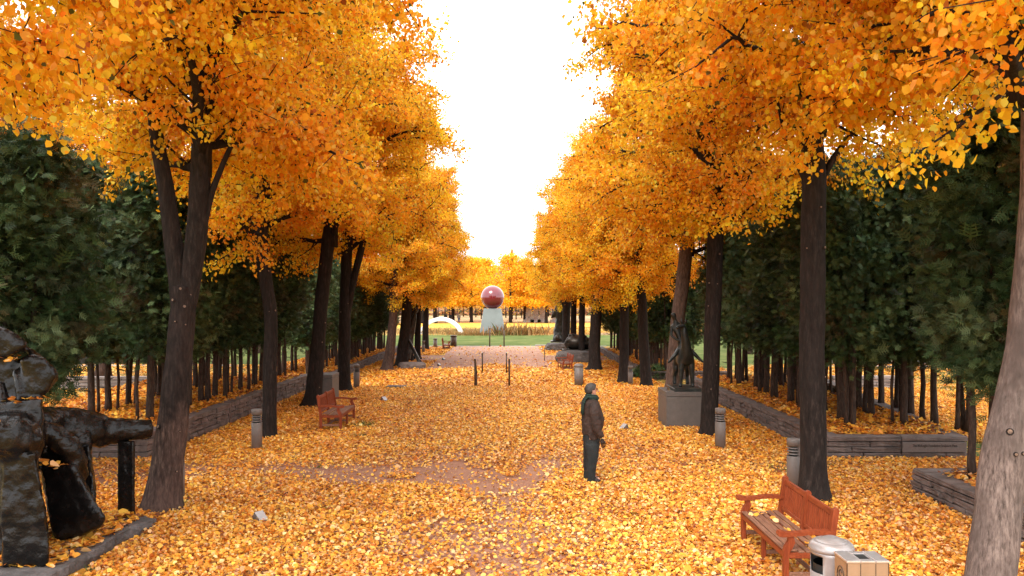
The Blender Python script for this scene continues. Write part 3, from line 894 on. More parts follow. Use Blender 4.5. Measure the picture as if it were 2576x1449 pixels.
# inscribed slab set into the front face
px0 = at(2370 - 107, 1100, 16.86)[0]
pan = MB(); pan.bevbox(8.295, 9.66, 16.88, 17.1, .132, .350, .006)
panel = pan.build('inscribed_panel', M['panel'], ins)
fc = bpy.data.curves.new('inscription', 'FONT'); fc.body = 'The McKnight Foundation Sculpture Plaza'
fc.size = .078; fc.offset = .0012; fc.extrude = .0015; fc.align_x = 'CENTER'
fo = bpy.data.objects.new('inscription', fc); COL.objects.link(fo); fo.parent = panel
fc.materials.append(M['letter'])
fo.location = (8.98, 16.8785, .250); fo.rotation_euler = (PI / 2, 0, 0)
fo.scale = (.72, 1, 1)
wall('low stone wall of the corner planter between the big mottled trunk and the path', [((7.0, 13.95), (7.15, 7.8)), ((14.5, 13.98), (7.02, 13.98))][:1] + [((14.5, 13.98), (7.05, 13.98))], 0, .42, 15)
wall('low far stone wall beyond the steps on the rock side', [((-8.75, 38.0), (-8.75, 63.5)), ((-13, 38.0), (-8.77, 38.0))], LOW, .42, 22)
wall('low far stone wall beyond the steps behind the waste bin', [((6.65, 61.5), (6.65, 39.9)), ((6.67, 39.88), (11, 39.88))], LOW, .42, 31)
wall('pale stone wall seen through the hedge trunks behind the bronze sculpture', [((-24, 29.9), (-13.6, 29.9))], 0, .5, 41, mat='stone_pale')
wall('pale stone wall seen through the trunks behind the inscribed wall', [((12.2, 30.2), (15.2, 30.2))], 0, .5, 43, mat='stone_pale')
wall('pale stone wall crossing behind the far hedge beyond the horse statue', [((7.2, 36.2), (24, 36.2))][:0] + [((16.0, 43.0), (34, 43.0))], LOW, .7, 45, mat='stone_pale')

# ------------------------------------------------------------------ fallen leaves
def vnoise(x, y, cell, seed):
    r = np.random.default_rng(seed); g = r.random((128, 128))
    fx, fy = (x / cell) % 128, (y / cell) % 128
    ix, iy = fx.astype(int), fy.astype(int)
    tx, ty = fx - ix, fy - iy
    tx = tx * tx * (3 - 2 * tx); ty = ty * ty * (3 - 2 * ty)
    a = g[ix % 128, iy % 128]; b = g[(ix + 1) % 128, iy % 128]; c = g[ix % 128, (iy + 1) % 128]; d = g[(ix + 1) % 128, (iy + 1) % 128]
    return (a * (1 - tx) + b * tx) * (1 - ty) + (c * (1 - tx) + d * tx) * ty

def scatter(name, x0, x1, y0, y1, dens, zf, keep=None, size=.085, tm=LEAF4, tf=LEAF4_F, pal=PALG, w=(.27, .24, .13, .20, .06, .10), tilt=.42, thick=.03, slack=2.0):
    n = int((x1 - x0) * (y1 - y0) * dens)
    x = RNG.uniform(x0, x1, n); y = RNG.uniform(y0, y1, n)
    k = np.abs(x) < .66 * y + slack
    if keep is not None: k &= RNG.random(n) < keep(x, y)
    x, y = x[k], y[k]; n = len(x)
    z = zf(x, y) + RNG.random(n) * thick + .012
    P = np.stack([x, y, z], 1)
    Nn = RNG.normal(0, tilt, (n, 3)) + np.array([0, 0, 1.0])
    az = RNG.uniform(0, 2 * PI, n)
    A = np.stack([np.cos(az), np.sin(az), RNG.normal(0, .22, n)], 1)
    sz = size * np.exp(RNG.normal(0, .25, n))
    T = tints(n, w, pal, .16)
    pn = vnoise(x + 60, y + 60, 1.4, 21) * .6 + vnoise(x + 60, y + 60, .35, 22) * .4
    side = np.clip((np.abs(x + .3) - 2.6) / 3.0, 0, 1) * np.clip((y - 15) / 5, 0, 1)      # fresher, oranger leaves under the crowns
    T *= (.86 + .34 * pn)[:, None]
    T[:, 1] *= 1 - .05 * side - .07 * (pn < .42)
    T[:, 2] *= 1 - .25 * side
    T = np.clip(T, .004, .95)
    return fan_mesh(name, P, A, Nn, sz, T, tm, tf)

def join_leaf(name, meshes, label=None):
    obs = []
    for me in meshes:
        me.materials.append(M['litter'])
        o = bpy.data.objects.new(name, me); COL.objects.link(o); obs.append(o)
    with bpy.context.temp_override(active_object=obs[0], selected_editable_objects=obs, selected_objects=obs):
        if len(obs) > 1: bpy.ops.object.join()
    o = obs[0]
    tag(o, kind='stuff')
    return o

BEDS = [(-13.3, -7.6, 16.7, 30.6), (6.6, 11.0, 16.8, 30.6), (6.95, 14.5, 7.5, 14.05), (-9.2, -5.25, 7.8, 12.05), (4.0, 5.2, 20.9, 22.3)]
def alley_keep(x, y):
    k = np.ones_like(x)
    for (a, b, c, d) in BEDS: k[(x > a) & (x < b) & (y > c) & (y < d)] = 0
    n1 = vnoise(x + 50, y * .55 + 50, 1.0, 5) * .6 + vnoise(x + 50, y * .8 + 50, .42, 6) * .4
    path = np.exp(-((x + .4) / 2.3) ** 2)                                    # worn middle of the gravel walk
    wob = (vnoise(x + 10, y + 30, .9, 15) - .5) * 1.5
    cross = np.clip((y + wob - 13.9) / .9, 0, 1) * np.clip((16.5 - y + wob) / .9, 0, 1) * np.clip((1.4 - x) / 3.0, 0, 1)
    f = 1 - .84 * path * np.clip((n1 - .30) * 5, .15, 1) * np.clip((19.5 - y) / 3, .12, 1) - .84 * cross * np.clip((n1 - .26) * 5, 0, 1)
    g = vnoise(x + 20, y + 70, .7, 9)
    f -= .8 * ((np.abs(x) > 3.6) & (np.abs(x) < 6.6)) * np.clip((g - .86) * 9, 0, 1)      # tufts of turf
    f -= .45 * ((x > -5.2) & (x < -2.6) & (y > 23.5) & (y < 30)) * np.clip((g - .35) * 5, 0, 1)
    return k * np.clip(f, .05, 1)
zero = lambda x, y: np.zeros_like(x) + .008
low = lambda x, y: np.zeros_like(x) + LOW + .012

near = [scatter('fallen_leaves', -9, 9, 7.6, 15.5, 800, zero, alley_keep, .052, LEAF6, LEAF6_F, tilt=.55, thick=.04),
        scatter('fallen_leaves', -9, 9, 7.6, 15.5, 820, zero, alley_keep, .051, CURL2, CURL_F, tilt=.85, thick=.06),
        scatter('fallen_leaves', -13, 16, 15.5, 30.85, 820, zero, alley_keep, .057, tilt=.55, thick=.05)]
join_leaf('fallen_leaves', near)
def low_keep(x, y):
    c = ((x > -5.0) & (x < 2.3)) * np.clip((y - 45) / 3 + (vnoise(x + 40, y, 1.5, 3) - .5) * 2, 0, 1) * .975
    c2 = ((y > 52) & (y < 57.5)) * .975
    n = vnoise(x + 90, y + 10, 1.6, 4)
    c3 = (y > 57.5) * np.clip((n - .45) * 4, 0, 1) * .8
    return np.clip(1 - np.maximum(np.maximum(c, c2), c3), .015, 1)
join_leaf('fallen_leaves', [scatter('fallen_leaves', -8.6, 7, 32.2, 68, 190, low, low_keep, .115, tilt=.5, thick=.06)])
bw = (.22, .34, .24, .08, .10, .02)
def bedz(z): return lambda x, y: np.zeros_like(x) + z
bedl = []
for (x0, x1, y0, y1, z) in ((-13, -7.95, 17.1, 30.4, .49), (7.0, 9.9, 17.25, 30.4, .45), (7.3, 13, 8.4, 13.7, .39), (-12.8, -9.0, 38, 58, LOW + .40), (6.95, 11, 40.1, 58, LOW + .40)):
    bedl.append(scatter('fallen_leaves', x0, x1, y0, y1, 190 if y1 < 40 else 90, bedz(z), None, .09 if y1 < 40 else .12, w=bw, tilt=.55, thick=.06))
join_leaf('fallen_leaves', bedl)
def lawn_keep(x, y):
    k = np.ones_like(x)
    for (a, b, c, d) in BEDS: k[(x > a) & (x < b) & (y > c) & (y < d)] = 0
    return k * np.clip(.25 + 1.3 * (vnoise(x + 33, y + 5, 1.1, 12) - .25), .08, 1)
gz_np = lambda x, y: np.vectorize(ground_z)(x, y) + .012
join_leaf('fallen_leaves', [scatter('fallen_leaves', 9.9, 27, 14, 43, 150, gz_np, lawn_keep, .10, w=(.34, .22, .1, .26, .02, .06)),
                            scatter('fallen_leaves', -27, -9, 14, 43, 100, gz_np, lawn_keep, .10, w=(.34, .22, .1, .26, .02, .06))])
# turf showing through the leaves
def grass(name, x0, x1, y0, y1, dens, zf, keep, h=.05):
    n = int((x1 - x0) * (y1 - y0) * dens)
    x = RNG.uniform(x0, x1, n); y = RNG.uniform(y0, y1, n)
    k = (RNG.random(n) < keep(x, y)) & (np.abs(x) < .66 * y + 1.5)
    x, y = x[k], y[k]; n = len(x)
    A = RNG.normal(0, .45, (n, 3)) + np.array([0, 0, 1.0]); N = rand_dir(n)
    T = tints(n, (1, 1, .5), np.array([(.055, .095, .018), (.09, .13, .03), (.15, .16, .05)]), .2)
    me = fan_mesh(name, np.stack([x, y, zf(x, y)], 1), A, N, h * np.exp(RNG.normal(0, .3, n)), T, [(0, -.07, 0), (0, .07, 0), (1, 0, .2)], [(0, 1, 2)])
    me.materials.append(M['litter'])
    o = bpy.data.objects.new(name, me); COL.objects.link(o); tag(o, kind='stuff')
def tuft_keep(x, y):
    k = np.ones_like(x)
    for (a, b, c, d) in BEDS: k[(x > a) & (x < b) & (y > c) & (y < d)] = 0
    return k * np.clip((vnoise(x + 20, y + 70, .7, 9) - .84) * 9, 0, 1)
grass('grass', -7.6, -3.6, 9, 30, 700, zero, tuft_keep, .075)
grass('grass', 3.4, 6.6, 9, 30, 500, zero, tuft_keep, .07)
grass('grass', 10.5, 26, 15, 38, 190, gz_np, lambda x, y: np.clip((vnoise(x + 33, y + 5, 1.1, 12) * -1 + .75) * 3, .1, 1), .075)

# ------------------------------------------------------------------ teak benches
def make_bench(label):
    root = thing('park_bench', label, 'bench', (0, 0, 0), 0, 'teak benches along the alley')
    L = .88
    def P(name, mb, mat='teak', par=root): return mb.build(name, M[mat], par)
    for sx in (-1, 1):
        x0, x1 = sorted((sx * L, sx * (L - .062)))
        m = MB(); m.prism([(-.30, 0), (-.24, 0), (-.243, .40), (-.20, .47), (-.17, .53), (-.185, .60), (-.25, .60), (-.245, .55), (-.29, .48), (-.305, .42)], 'x', x0, x1); P('leg', m, 'teak_v')
        m = MB(); m.prism([(.20, 0), (.265, 0), (.275, .42), (.345, .90), (.335, .925), (.31, .935), (.285, .92), (.275, .90), (.205, .42)], 'x', x0, x1); P('leg', m, 'teak_v')
        a0, a1 = sorted((sx * (L + .012), sx * (L - .078)))
        m = MB(); m.prism([(-.36, .605), (-.372, .63), (-.36, .662), (-.32, .668), (-.26, .648), (-.12, .655), (.05, .675), (.20, .672), (.29, .66), (.285, .625), (.18, .628), (.05, .632), (-.12, .612), (-.24, .602), (-.31, .598)], 'x', a0, a1); P('armrest', m)
        m = MB(); m.bevbox(min(x0, x1) + .012, max(x0, x1) - .012, -.245, .215, .13, .18, .004); P('stretcher', m, 'teak_s')
        m = MB(); m.bevbox(min(x0, x1) + .01, max(x0, x1) - .01, -.243, .212, .345, .415, .004); P('seat_rail', m)
    m = MB(); m.bevbox(-.028, .028, -.285, -.235, 0, .345, .004); P('leg', m, 'teak_v')
    m = MB(); m.prism([(.20, 0), (.26, 0), (.27, .42), (.34, .90), (.33, .925), (.305, .935), (.28, .92), (.205, .42)], 'x', -.03, .03); P('leg', m, 'teak_v')
    m = MB(); m.bevbox(-.02, .02, -.235, .215, .13, .175, .004); P('stretcher', m, 'teak_s')
    m = MB(); m.bevbox(-L + .064, L - .064, -.298, -.262, .345, .418, .004); P('seat_rail', m)
    m = MB(); m.bevbox(-L + .064, L - .064, .06, .10, .13, .175, .004); P('stretcher', m, 'teak_s')
    m = MB()
    for i in range(6):
        y = -.305 + i * .088
        z = .422 + .004 * abs(i - 2.5) - (.012 if i in (2, 3) else 0)
        x = L - .004 if 0 < i else L - .066
        m.bevbox(-x, x, y, y + .070, z, z + .022, .004)
    P('seat', m, 'teak_s')
    for s in (-1, 1):
        x0, x1 = sorted((s * .031, s * (L - .063)))
        yb = lambda z: .205 + .075 * max(0, (z - .42)) / .48 + .035
        m = MB()
        T = Matrix.Translation((0, .245, .42)) @ Matrix.Rotation(-math.atan(.073 / .48), 4, 'X')
        m.bevbox(x0, x1, -.018, .018, .405, .475, .005, M=T)
        m.bevbox(x0, x1, -.018, .018, .055, .105, .005, M=T)
        P('back_rail', m)
        m = MB(); n = 12
        for i in range(n):
            x = x0 + (x1 - x0) * (i + .5) / n
            m.bevbox(x - .0155, x + .0155, -.009, .009, .104, .407, .003, M=T)
        P('back_slat', m, 'teak_v')
    return root
bench0 = make_bench('reddish teak bench beside the round grey waste bin, facing the walk')
bench0.location = (3.47, 10.14, 0); bench0.rotation_euler = (0, 0, -PI / 2)
copy_thing(bench0, (-4.68, 21.3, 0), PI / 2, 'reddish teak bench in front of the thick dark linden and stone plinth')
copy_thing(bench0, (-5.35, 64.6, LOW), PI / 2 + .05, 'small distant teak bench beside the dark cylinder at the lawn')
copy_thing(bench0, (3.05, 45.6, LOW), -PI / 2 + .1, 'dark red teak bench before the round bronze sculpture, seen end on')
lv = []
for i in range(9):
    x = RNG.uniform(3.25, 3.6); y = RNG.uniform(9.4, 10.9)
    lv.append((x, y))
n = len(lv)
def leaf_bits(name, pts, z, size=.08, w=(.2, .3, .1, .35, .02, .1)):
    pts = np.array(pts); n = len(pts)
    az = RNG.uniform(0, 6.28, n)
    me = fan_mesh(name, np.column_stack([pts[:, :2], (pts[:, 2] if pts.shape[1] > 2 else np.full(n, z)) + RNG.random(n) * .015]), np.stack([np.cos(az), np.sin(az), RNG.normal(0, .15, n)], 1), RNG.normal(0, .3, (n, 3)) + np.array([0, 0, 1.]), size * np.exp(RNG.normal(0, .2, n)), tints(n, w, PALG), CURL, CURL_F)
    me.materials.append(M['litter'])
    o = bpy.data.objects.new(name, me); COL.objects.link(o); return tag(o, kind='stuff')
leaf_bits('leaves_on_bench', lv, .447)

# ------------------------------------------------------------------ louvred light bollards
def make_bollard(label):
    root = thing('light_bollard', label, 'bollard light', (0, 0, 0), 0, 'taupe louvred light bollards')
    r = .117
    m = MB(); m.lathe([(r, -.05), (r, .62), (r - .006, .628)], 28); m.build('post', M['taupe'], root)
    m = MB(); m.lathe([(r, .80), (r, .915), (r - .006, .924), (r - .02, .928), (.001, .93)], 28); m.build('cap', M['taupe'], root)
    m = MB(); m.lathe([(r - .035, .60), (r - .035, .82)], 20); m.build('lamp', M['dark'], root)
    for i in range(3):
        z = .655 + i * .052
        m = MB(); m.lathe([(r - .05, z + .018), (r - .004, z), (r, z + .004), (r - .04, z + .026)], 28, cap=False); m.build('louvre', M['taupe'], root)
    m = MB()
    for k in range(9):                       # solid rear quarter joining post and cap
        a0 = PI / 2 - .75 + 1.5 * k / 9; a1 = a0 + 1.5 / 9
        m.add([(rr * math.cos(a), rr * math.sin(a), z) for rr in (r - .03, r) for a in (a0, a1) for z in (.615, .81)],
              [(0, 1, 3, 2), (4, 6, 7, 5), (0, 4, 5, 1), (2, 3, 7, 6)])
    m.build('rear_plate', M['taupe'], root)
    return root
b0 = make_bollard('light bollard beside the slender curved linden near the dry-stone wall')
def bp(px, py, g): x, y = gp(px, py, g); return (x, y, g)
b0.location = bp(646, 1133, 0); b0.rotation_euler = (0, 0, .35)
copy_thing(b0, bp(1812, 1130, 0), .2, 'light bollard in front of the linden by the horse plinth')
copy_thing(b0, (bp(2003, 1240, 0)[0], 14.0, 0), -1.9, 'light bollard half hidden behind the straight linden near the front bench')
copy_thing(b0, (at(440, 1000, 13.3)[0] + .02, 13.35, 0), 2.0, 'light bollard almost hidden behind the forked linden trunk')
copy_thing(b0, bp(897, 977, 0), -1.2, 'light bollard at the head of the steps beside the forking linden')
copy_thing(b0, bp(1586, 970, LOW), 1.3, 'light bollard standing against a linden next to the low evergreen shrub')
copy_thing(b0, bp(1065, 888, LOW), .2, 'light bollard at the foot of the last linden of the bench row')
copy_thing(b0, bp(1428, 893, LOW), .2, 'light bollard between the round bronze and the tall draped bronze')

# plain cylinders and bins further off
def cyl(name, label, cat, px, py, gz, r, h, mat='taupe', dome=False, slot=False):
    x, y = gp(px, py, gz)
    root = thing(name, label, cat, (x, y, gz))
    m = MB(); m.lathe([(r, -.05), (r, h * .86)], 24); m.build('body', M[mat], root)
    m = MB()
    if dome: m.lathe([(r + .012, h * .86), (r + .014, h * .90), (r * .85, h * .97), (r * .4, h), (.001, h + .003)], 24)
    else: m.lathe([(r + .006, h * .86), (r + .006, h * .985), (r - .01, h), (.001, h)], 24)
    m.build('lid', M[mat if not dome else 'taupe'], root)
    if slot:
        m = MB(); m.bevbox(-r - .004, -r * .6, -.07, .07, h * .66, h * .80, .01); m.build('opening', M['dark'], root)
    return root
cyl('waste_bin', 'domed taupe waste bin standing at the head of the lower path beyond the man', 'waste bin', 1456, 972, LOW, .21, 1.06, dome=True, slot=True)
cyl('waste_bin', 'dark cylindrical bin beside the farthest teak bench', 'waste bin', 1141, 872, LOW, .27, .98, 'rail')
cyl('bollard_post', 'short grey post on the lawn behind the farthest bench', 'bollard', 1095, 875, LOW, .16, .80)
cyl('bollard_post', 'grey post at the lawn edge behind the tall draped bronze', 'bollard', 1410, 868, LOW, .16, .95)

# ------------------------------------------------------------------ round waste bin and recycling bin
root = thing('waste_bin', 'round grey waste bin with domed lid and dark side opening, beside the bench', 'waste bin', (3.36, 8.36, 0))
r = .212
m = MB(); n = 40
zs = [0, .06, .52, .70, .74]
ang = [2 * PI * k / n for k in range(n)]
open_ = lambda a: abs(((a - math.radians(188) + PI) % (2 * PI)) - PI) < .66
vs = [(r * math.cos(a), r * math.sin(a), z) for z in zs for a in ang]
fs = []
for i in range(len(zs) - 1):
    for k in range(n):
        if i == 2 and open_(ang[k] + PI / n): continue
        fs.append((i * n + k, i * n + (k + 1) % n, (i + 1) * n + (k + 1) % n, (i + 1) * n + k))
m.add(vs, fs, True); body = m.build('body', M['silver'], root)
sol = body.modifiers.new('wall', 'SOLIDIFY'); sol.thickness = .008; sol.offset = -1
m = MB(); m.lathe([(r - .03, .02), (r - .03, .60)], 24, cap=False); m.lathe([(.001, .50), (r - .03, .50)], 24, cap=False); m.build('liner', M['dark'], root)
m = MB(); m.lathe([(r + .004, .735), (r + .016, .745), (r + .016, .765), (r + .004, .80), (r - .03, .828), (r - .045, .832), (r - .05, .828), (r - .056, .834), (.06, .872), (.05, .868), (.03, .872), (.001, .873)], 40); m.build('lid', M['silver'], root)

root = thing('recycling_bin', 'low gold-panelled recycling bin with steel top, slot and round emblem', 'recycling bin', (3.425, 7.80, 0))
w2, d2, h2 = .20, .15, .85
m = MB(); m.bevbox(-w2, w2, -d2, d2, 0.02, h2 - .02, .004); m.build('body', M['gold'], root)
for a0, a1, zt in ((-w2 - .006, -.072, h2), (.078, w2 + .006, h2)):
    m = MB(); m.bevbox(a0, a1, -d2 - .008, d2 + .004, h2 - .024, zt, .004); m.build('lid', M['steel'], root)
m = MB()
m.bevbox(-.068, .074, -d2 - .006, -.085, h2 - .022, h2 - .003, .003); m.bevbox(-.068, .074, .085, d2 + .002, h2 - .022, h2 - .003, .003)
m.bevbox(-.068, -.05, -.0845, .0845, h2 - .022, h2 - .004, .002); m.bevbox(.056, .074, -.0845, .0845, h2 - .022, h2 - .004, .002)
m.build('slot_frame', M['steel'], root)
m = MB(); m.bevbox(-.05, .056, -.084, .084, h2 - .021, h2 - .014, .001); m.build('slot', M['dark'], root)
m = MB()
for x in (-.07, .076): m.box(x - .0025, x + .0025, -d2 - .0025, -d2 + .01, .03, h2 - .03)
m.build('seam', M['joint'], root)
for sx in (-1, 1):
    m = MB(); m.box(sx * w2 - .004, sx * w2 + .004, -d2 - .003, -d2 + .006, .03, h2 - .026); m.build('corner_trim', M['rail'], root)
m = MB()
m.tube([(-w2 - .003, .075 * math.cos(a), .66 + .09 * math.sin(a)) for a in np.linspace(0, 2 * PI, 33)], .0045, 6)
m.tube([(-w2 - .003, .03 * math.cos(a), .682 + .032 * math.sin(a)) for a in np.linspace(PI * .95, -PI * .5, 14)] + [(-w2 - .003, .0, .632)], .006, 6)
m.ball((-w2 - .003, 0, .608), .007, 8, 6)
m.build('emblem', M['rail'], root)
m = MB(); m.tube([(-w2 - .05, -d2 + .0, .42), (-w2 - .055, -d2 + .06, .50), (-w2 - .02, -d2 + .15, .50)], .012, 8); m.build('handle', M['steel'], root)

# ------------------------------------------------------------------ ground spotlights, flat plaques
def spot(px, py, gz, rz, label):
    x, y = gp(px, py, gz)
    root = thing('ground_spotlight', label, 'spotlight', (x, y, gz), rz, 'small wedge spotlights set in the ground')
    m = MB(); m.prism([(-.10, 0), (.11, 0), (.11, .07), (.05, .17), (-.10, .06)], 'x', -.075, .075); m.build('housing', M['taupe'], root)
    m = MB()
    a = Vector((0, -.098, .064)); b = Vector((0, .046, .170))
    m.prism([(-.097, .066), (.047, .173), (.053, .170), (-.09, .058)], 'x', -.07, .07); m.build('lens', M['silver'], root)
spot(655, 1316, 0, .9, 'small wedge spotlight on the leaves in front of the forked linden')
spot(967, 1011, 0, .7, 'small wedge spotlight near the bench and the flat dark plaque')
spot(1569, 1083, 0, -.9, 'small wedge spotlight between the man and the horse plinth')
spot(1105, 921, LOW, .8, 'small dark spotlight nearer the flat rock on the lower path edge')
spot(1116, 906, LOW, .8, 'small dark spotlight farther from the flat rock, toward the lawn')
spot(1384, 918, LOW, -.9, 'small spotlight beside the dark red bench before the round bronze')
spot(1363, 881, LOW, -.9, 'small spotlight on the turf before the tall draped bronze')
def plaque(px, py, gz, w, d, h, rz, label, mat='slab'):
    x, y = gp(px, py, gz)
    m = MB(); m.bevbox(-w / 2, w / 2, -d / 2, d / 2, -.03, h, .01)
    o = m.build('ground_plaque', M[mat]); o.location = (x, y, gz); o.rotation_euler = (0, 0, rz)
    tag(o, label, 'plaque', 'flat stone plaques beside the path')
plaque(997, 976, 0, .72, .5, .09, 0, 'dark flat plaque by the kerb line at the head of the steps')
plaque(1075, 940, LOW, .75, .4, .06, 0, 'flat plaque on the leaves below the rock with the rod')
plaque(1490, 974, LOW, .8, .4, .06, 0, 'flat plaque lying beside the domed taupe waste bin', 'plinth')
plaque(1413, 938, LOW, 1.0, .4, .07, 0, 'flat plaque in front of the dark red bench')
plaque(1105, 873, LOW, 1.6, .6, .10, 0, 'pale flat plaque under the dark bin at the lawn', 'stone_pale')
plaque(1375, 871, LOW, 2.0, .6, .12, 0, 'pale flat plaque at the lawn corner near the draped bronze', 'stone_pale')

# ------------------------------------------------------------------ stair handrails
def rail(x, y0, y1, z0, z1, h, label):
    root = thing('handrail', label, 'handrail', (x, y0, z0), 0, 'brown metal stair handrails')
    dz = z1 - z0; dy = y1 - y0
    for yy, zz in ((0, 0), (dy, dz)):
        m = MB(); m.tube([(0, yy, zz - .05), (0, yy, zz + h - .02)], .034, 10); m.build('post', M['rail'], root)
    m = MB(); m.tube([(0, -.12, h - .01), (0, 0, h), (0, dy * .5, h + dz * .5), (0, dy, h + dz), (0, dy + .25, h + dz)], .036, 10); m.build('rail', M['rail'], root)
x1 = (1195 - VX) * 30.85 / F; x2 = (1281 - VX) * 30.85 / F
rail(x1, 30.85, 32.1, 0, LOW, 1.08, 'brown handrail at the top of the steps on the bench side')
rail(x2, 30.85, 32.1, 0, LOW, 1.08, 'brown handrail at the top of the steps on the man side')
rail((1213 - VX) * 43 / F, 43, 43.5, LOW, LOW, 1.1, 'brown handrail farther along the lower walk on the bench side')
rail((1274 - VX) * 43 / F, 43, 43.5, LOW, LOW, 1.1, 'brown handrail farther along the lower walk on the man side')
def pole(px, py, gz, h, r, label, knob=False):
    x, y = gp(px, py, gz)
    root = thing('thin_post', label, 'post', (x, y, gz))
    m = MB(); m.tube([(0, 0, -.05), (0, 0, h)], r, 8); m.build('rod', M['rail'], root)
    m = MB(); m.ball((0, 0, h), r * (2.4 if knob else 1.5), 10, 8); m.build('cap', M['stone_pale'] if knob else M['rail'], root)
pole(1232, 872, LOW, 1.55, .055, 'thin dark post at the lawn edge nearest the pale block under the red ball')
pole(1268, 872, LOW, 1.55, .055, 'thin dark post at the lawn edge, apart from the block with the red ball')
pole(1370, 908, LOW, .85, .025, 'thin short rod in the leaves before the round bronze')
# ------------------------------------------------------------------ large craggy bronze and its slab
slab = MB()
top = [(-9.3, 8.0), (-5.15, 8.0), (-5.28, 9.0), (-5.40, 9.7), (-5.34, 10.4), (-5.42, 11.0), (-5.22, 11.65), (-5.62, 12.0), (-6.8, 12.12), (-9.3, 12.1)]
random.seed(5)
def slab_mesh():
    mb = MB()
    pts = []
    for i in range(len(top)):
        a, b = Vector((*top[i], 0)), Vector((*top[(i + 1) % len(top)], 0))
        k = max(1, int((b - a).length / .14))
        for j in range(k):
            p = a.lerp(b, j / k); pts.append((p.x + random.uniform(-.02, .02), p.y + random.uniform(-.02, .02)))
    cx = sum(p[0] for p in pts) / len(pts); cy_ = sum(p[1] for p in pts) / len(pts)
    rings = [(.985, .165), (1.0, .145), (1.006, .08), (1.0, -.05)]
    n = len(pts); vs = []
    for s, z in rings:
        for (x, y) in pts:
            j = .022 if z < .15 else .006
            vs.append((cx + (x - cx) * s + random.uniform(-j, j), cy_ + (y - cy_) * s + random.uniform(-j, j), z + random.uniform(-j, j) * .6))
    fs = [tuple(range(n))[::-1]]
    for i in range(len(rings) - 1):
        for k in range(n): fs.append((i * n + k, i * n + (k + 1) % n, (i + 1) * n + (k + 1) % n, (i + 1) * n + k))
    mb.add(vs, fs)
    return mb
o = slab_mesh().build('stone_slab', M['slab']); tag(o, 'rough grey stone slab under the craggy dark bronze sculpture', 'stone slab')
leaf_pts = []
while len(leaf_pts) < 2000:
    x, y = RNG.uniform(-7.2, -5.45), RNG.uniform(8.9, 11.9)
    if (x > -5.75 and y < 10.3 and RNG.random() < .5) or (y < 9.5): continue
    leaf_pts.append((x, y))
leaf_bits('leaves_on_slab', leaf_pts, .172, .088, (.24, .32, .16, .14, .06, .04))

br = thing('bronze_sculpture', 'huge craggy dark bronze figure with a thick outstretched arm on a stone slab', 'sculpture', (-6.3, 10.4, .165))
def W(px, py, Y): x, y, z = at(px, py, Y); return Vector((x + 6.3, y - 10.4, z - .165))
def hull(mb, corners):
    bm = bmesh.new()
    for c in corners: bm.verts.new(c)
    bmesh.ops.convex_hull(bm, input=bm.verts[:])
    mb.bm(bm)
def slabform(mb, quad, d0, d1):
    """a leaning slab: quad of (px,py) seen outline, depth range"""
    hull(mb, [W(px, py, Y) for (px, py, *dd) in quad for Y in ((d0, d1) if not dd else (dd[0], dd[1]))])
m = MB()
slabform(m, [(4, 1150), (88, 1142), (104, 1230), (120, 1340), (124, 1410), (118, 1424), (12, 1426), (8, 1380), (2, 1240)], 9.5, 10.05)
slabform(m, [(-60, 1140), (4, 1150), (0, 1300), (6, 1400), (-80, 1400)], 9.9, 10.5)
slabform(m, [(104, 1180), (186, 1172), (214, 1236), (262, 1300), (258, 1322), (206, 1345), (170, 1358), (140, 1354), (118, 1290)], 10.5, 10.95)
slabform(m, [(172, 1122), (224, 1116), (232, 1180), (240, 1262), (222, 1290), (186, 1280)], 11.2, 11.6)
hull(m, [W(px, py, Y) for (px, py) in ((0, 1016), (60, 1008), (104, 1000), (88, 1070), (110, 1120), (96, 1150), (0, 1150), (-70, 1130), (-60, 1020)) for Y in (9.75, 10.7)])
m.tube([W(-60, 1090, 9.8), W(0, 1098, 9.6), W(50, 1092, 9.6), (W(92, 1106, 9.75))], [.24, .29, .27, .15], 14)
hull(m, [W(px, py, Y) for (px, py) in ((28, 1000), (96, 996), (104, 1010), (86, 1070), (20, 1076)) for Y in (10.1, 10.9)])
hull(m, [W(px, py, Y) for (px, py) in ((52, 905), (84, 892), (112, 900), (136, 926), (143, 948), (118, 986), (84, 1006), (58, 1012)) for Y in (9.9, 10.6)])
hull(m, [W(px, py, Y) for (px, py) in ((-50, 890), (30, 890), (56, 930), (52, 1010), (-50, 1024)) for Y in (10.2, 10.9)])
m.tube([W(34, 925, 10.0), W(48, 960, 9.95), W(54, 1020, 9.9)], [.05, .075, .08], 8)
m.tube([W(2, 960, 9.95), W(8, 1000, 9.9), W(16, 1020, 9.95)], [.05, .06, .06], 8)
hull(m, [W(px, py, Y) for (px, py) in ((-40, 822), (12, 828), (34, 842), (62, 864), (52, 878), (20, 896), (-40, 900)) for Y in (9.8, 10.6)])
m.tube([W(56, 876, 10.2), W(74, 882, 10.2), W(92, 902, 10.2)], [.05, .06, .09], 8)
m.tube([W(88, 1070, 10.6), W(120, 1066, 11.2), (W(170, 1072, 11.5)), W(222, 1080, 11.7), W(262, 1086, 11.9)], [.21, .245, .27, .265, .21], 14)
m.tube([W(240, 1084, 11.8), W(290, 1084, 11.95), W(340, 1079, 12.05), W(382, 1076, 12.15)], [.205, .20, .175, .135], 12)
m.tube([W(232, 1104, 11.8), W(252, 1112, 11.75), W(275, 1108, 11.9)], [.10, .11, .08], 10)
m.tube([W(96, 1078, 10.4), W(130, 1088, 10.5), W(170, 1120, 10.6), W(196, 1158, 10.7), W(206, 1200, 10.85)], [.10, .13, .15, .12, .08], 10)
m.tube([W(190, 1118, 11.4), W(226, 1112, 11.5)], [.16, .16], 10)
hull(m, [W(px, py, Y) for (px, py) in ((100, 1120), (180, 1140), (190, 1185), (108, 1190)) for Y in (10.7, 11.2)])
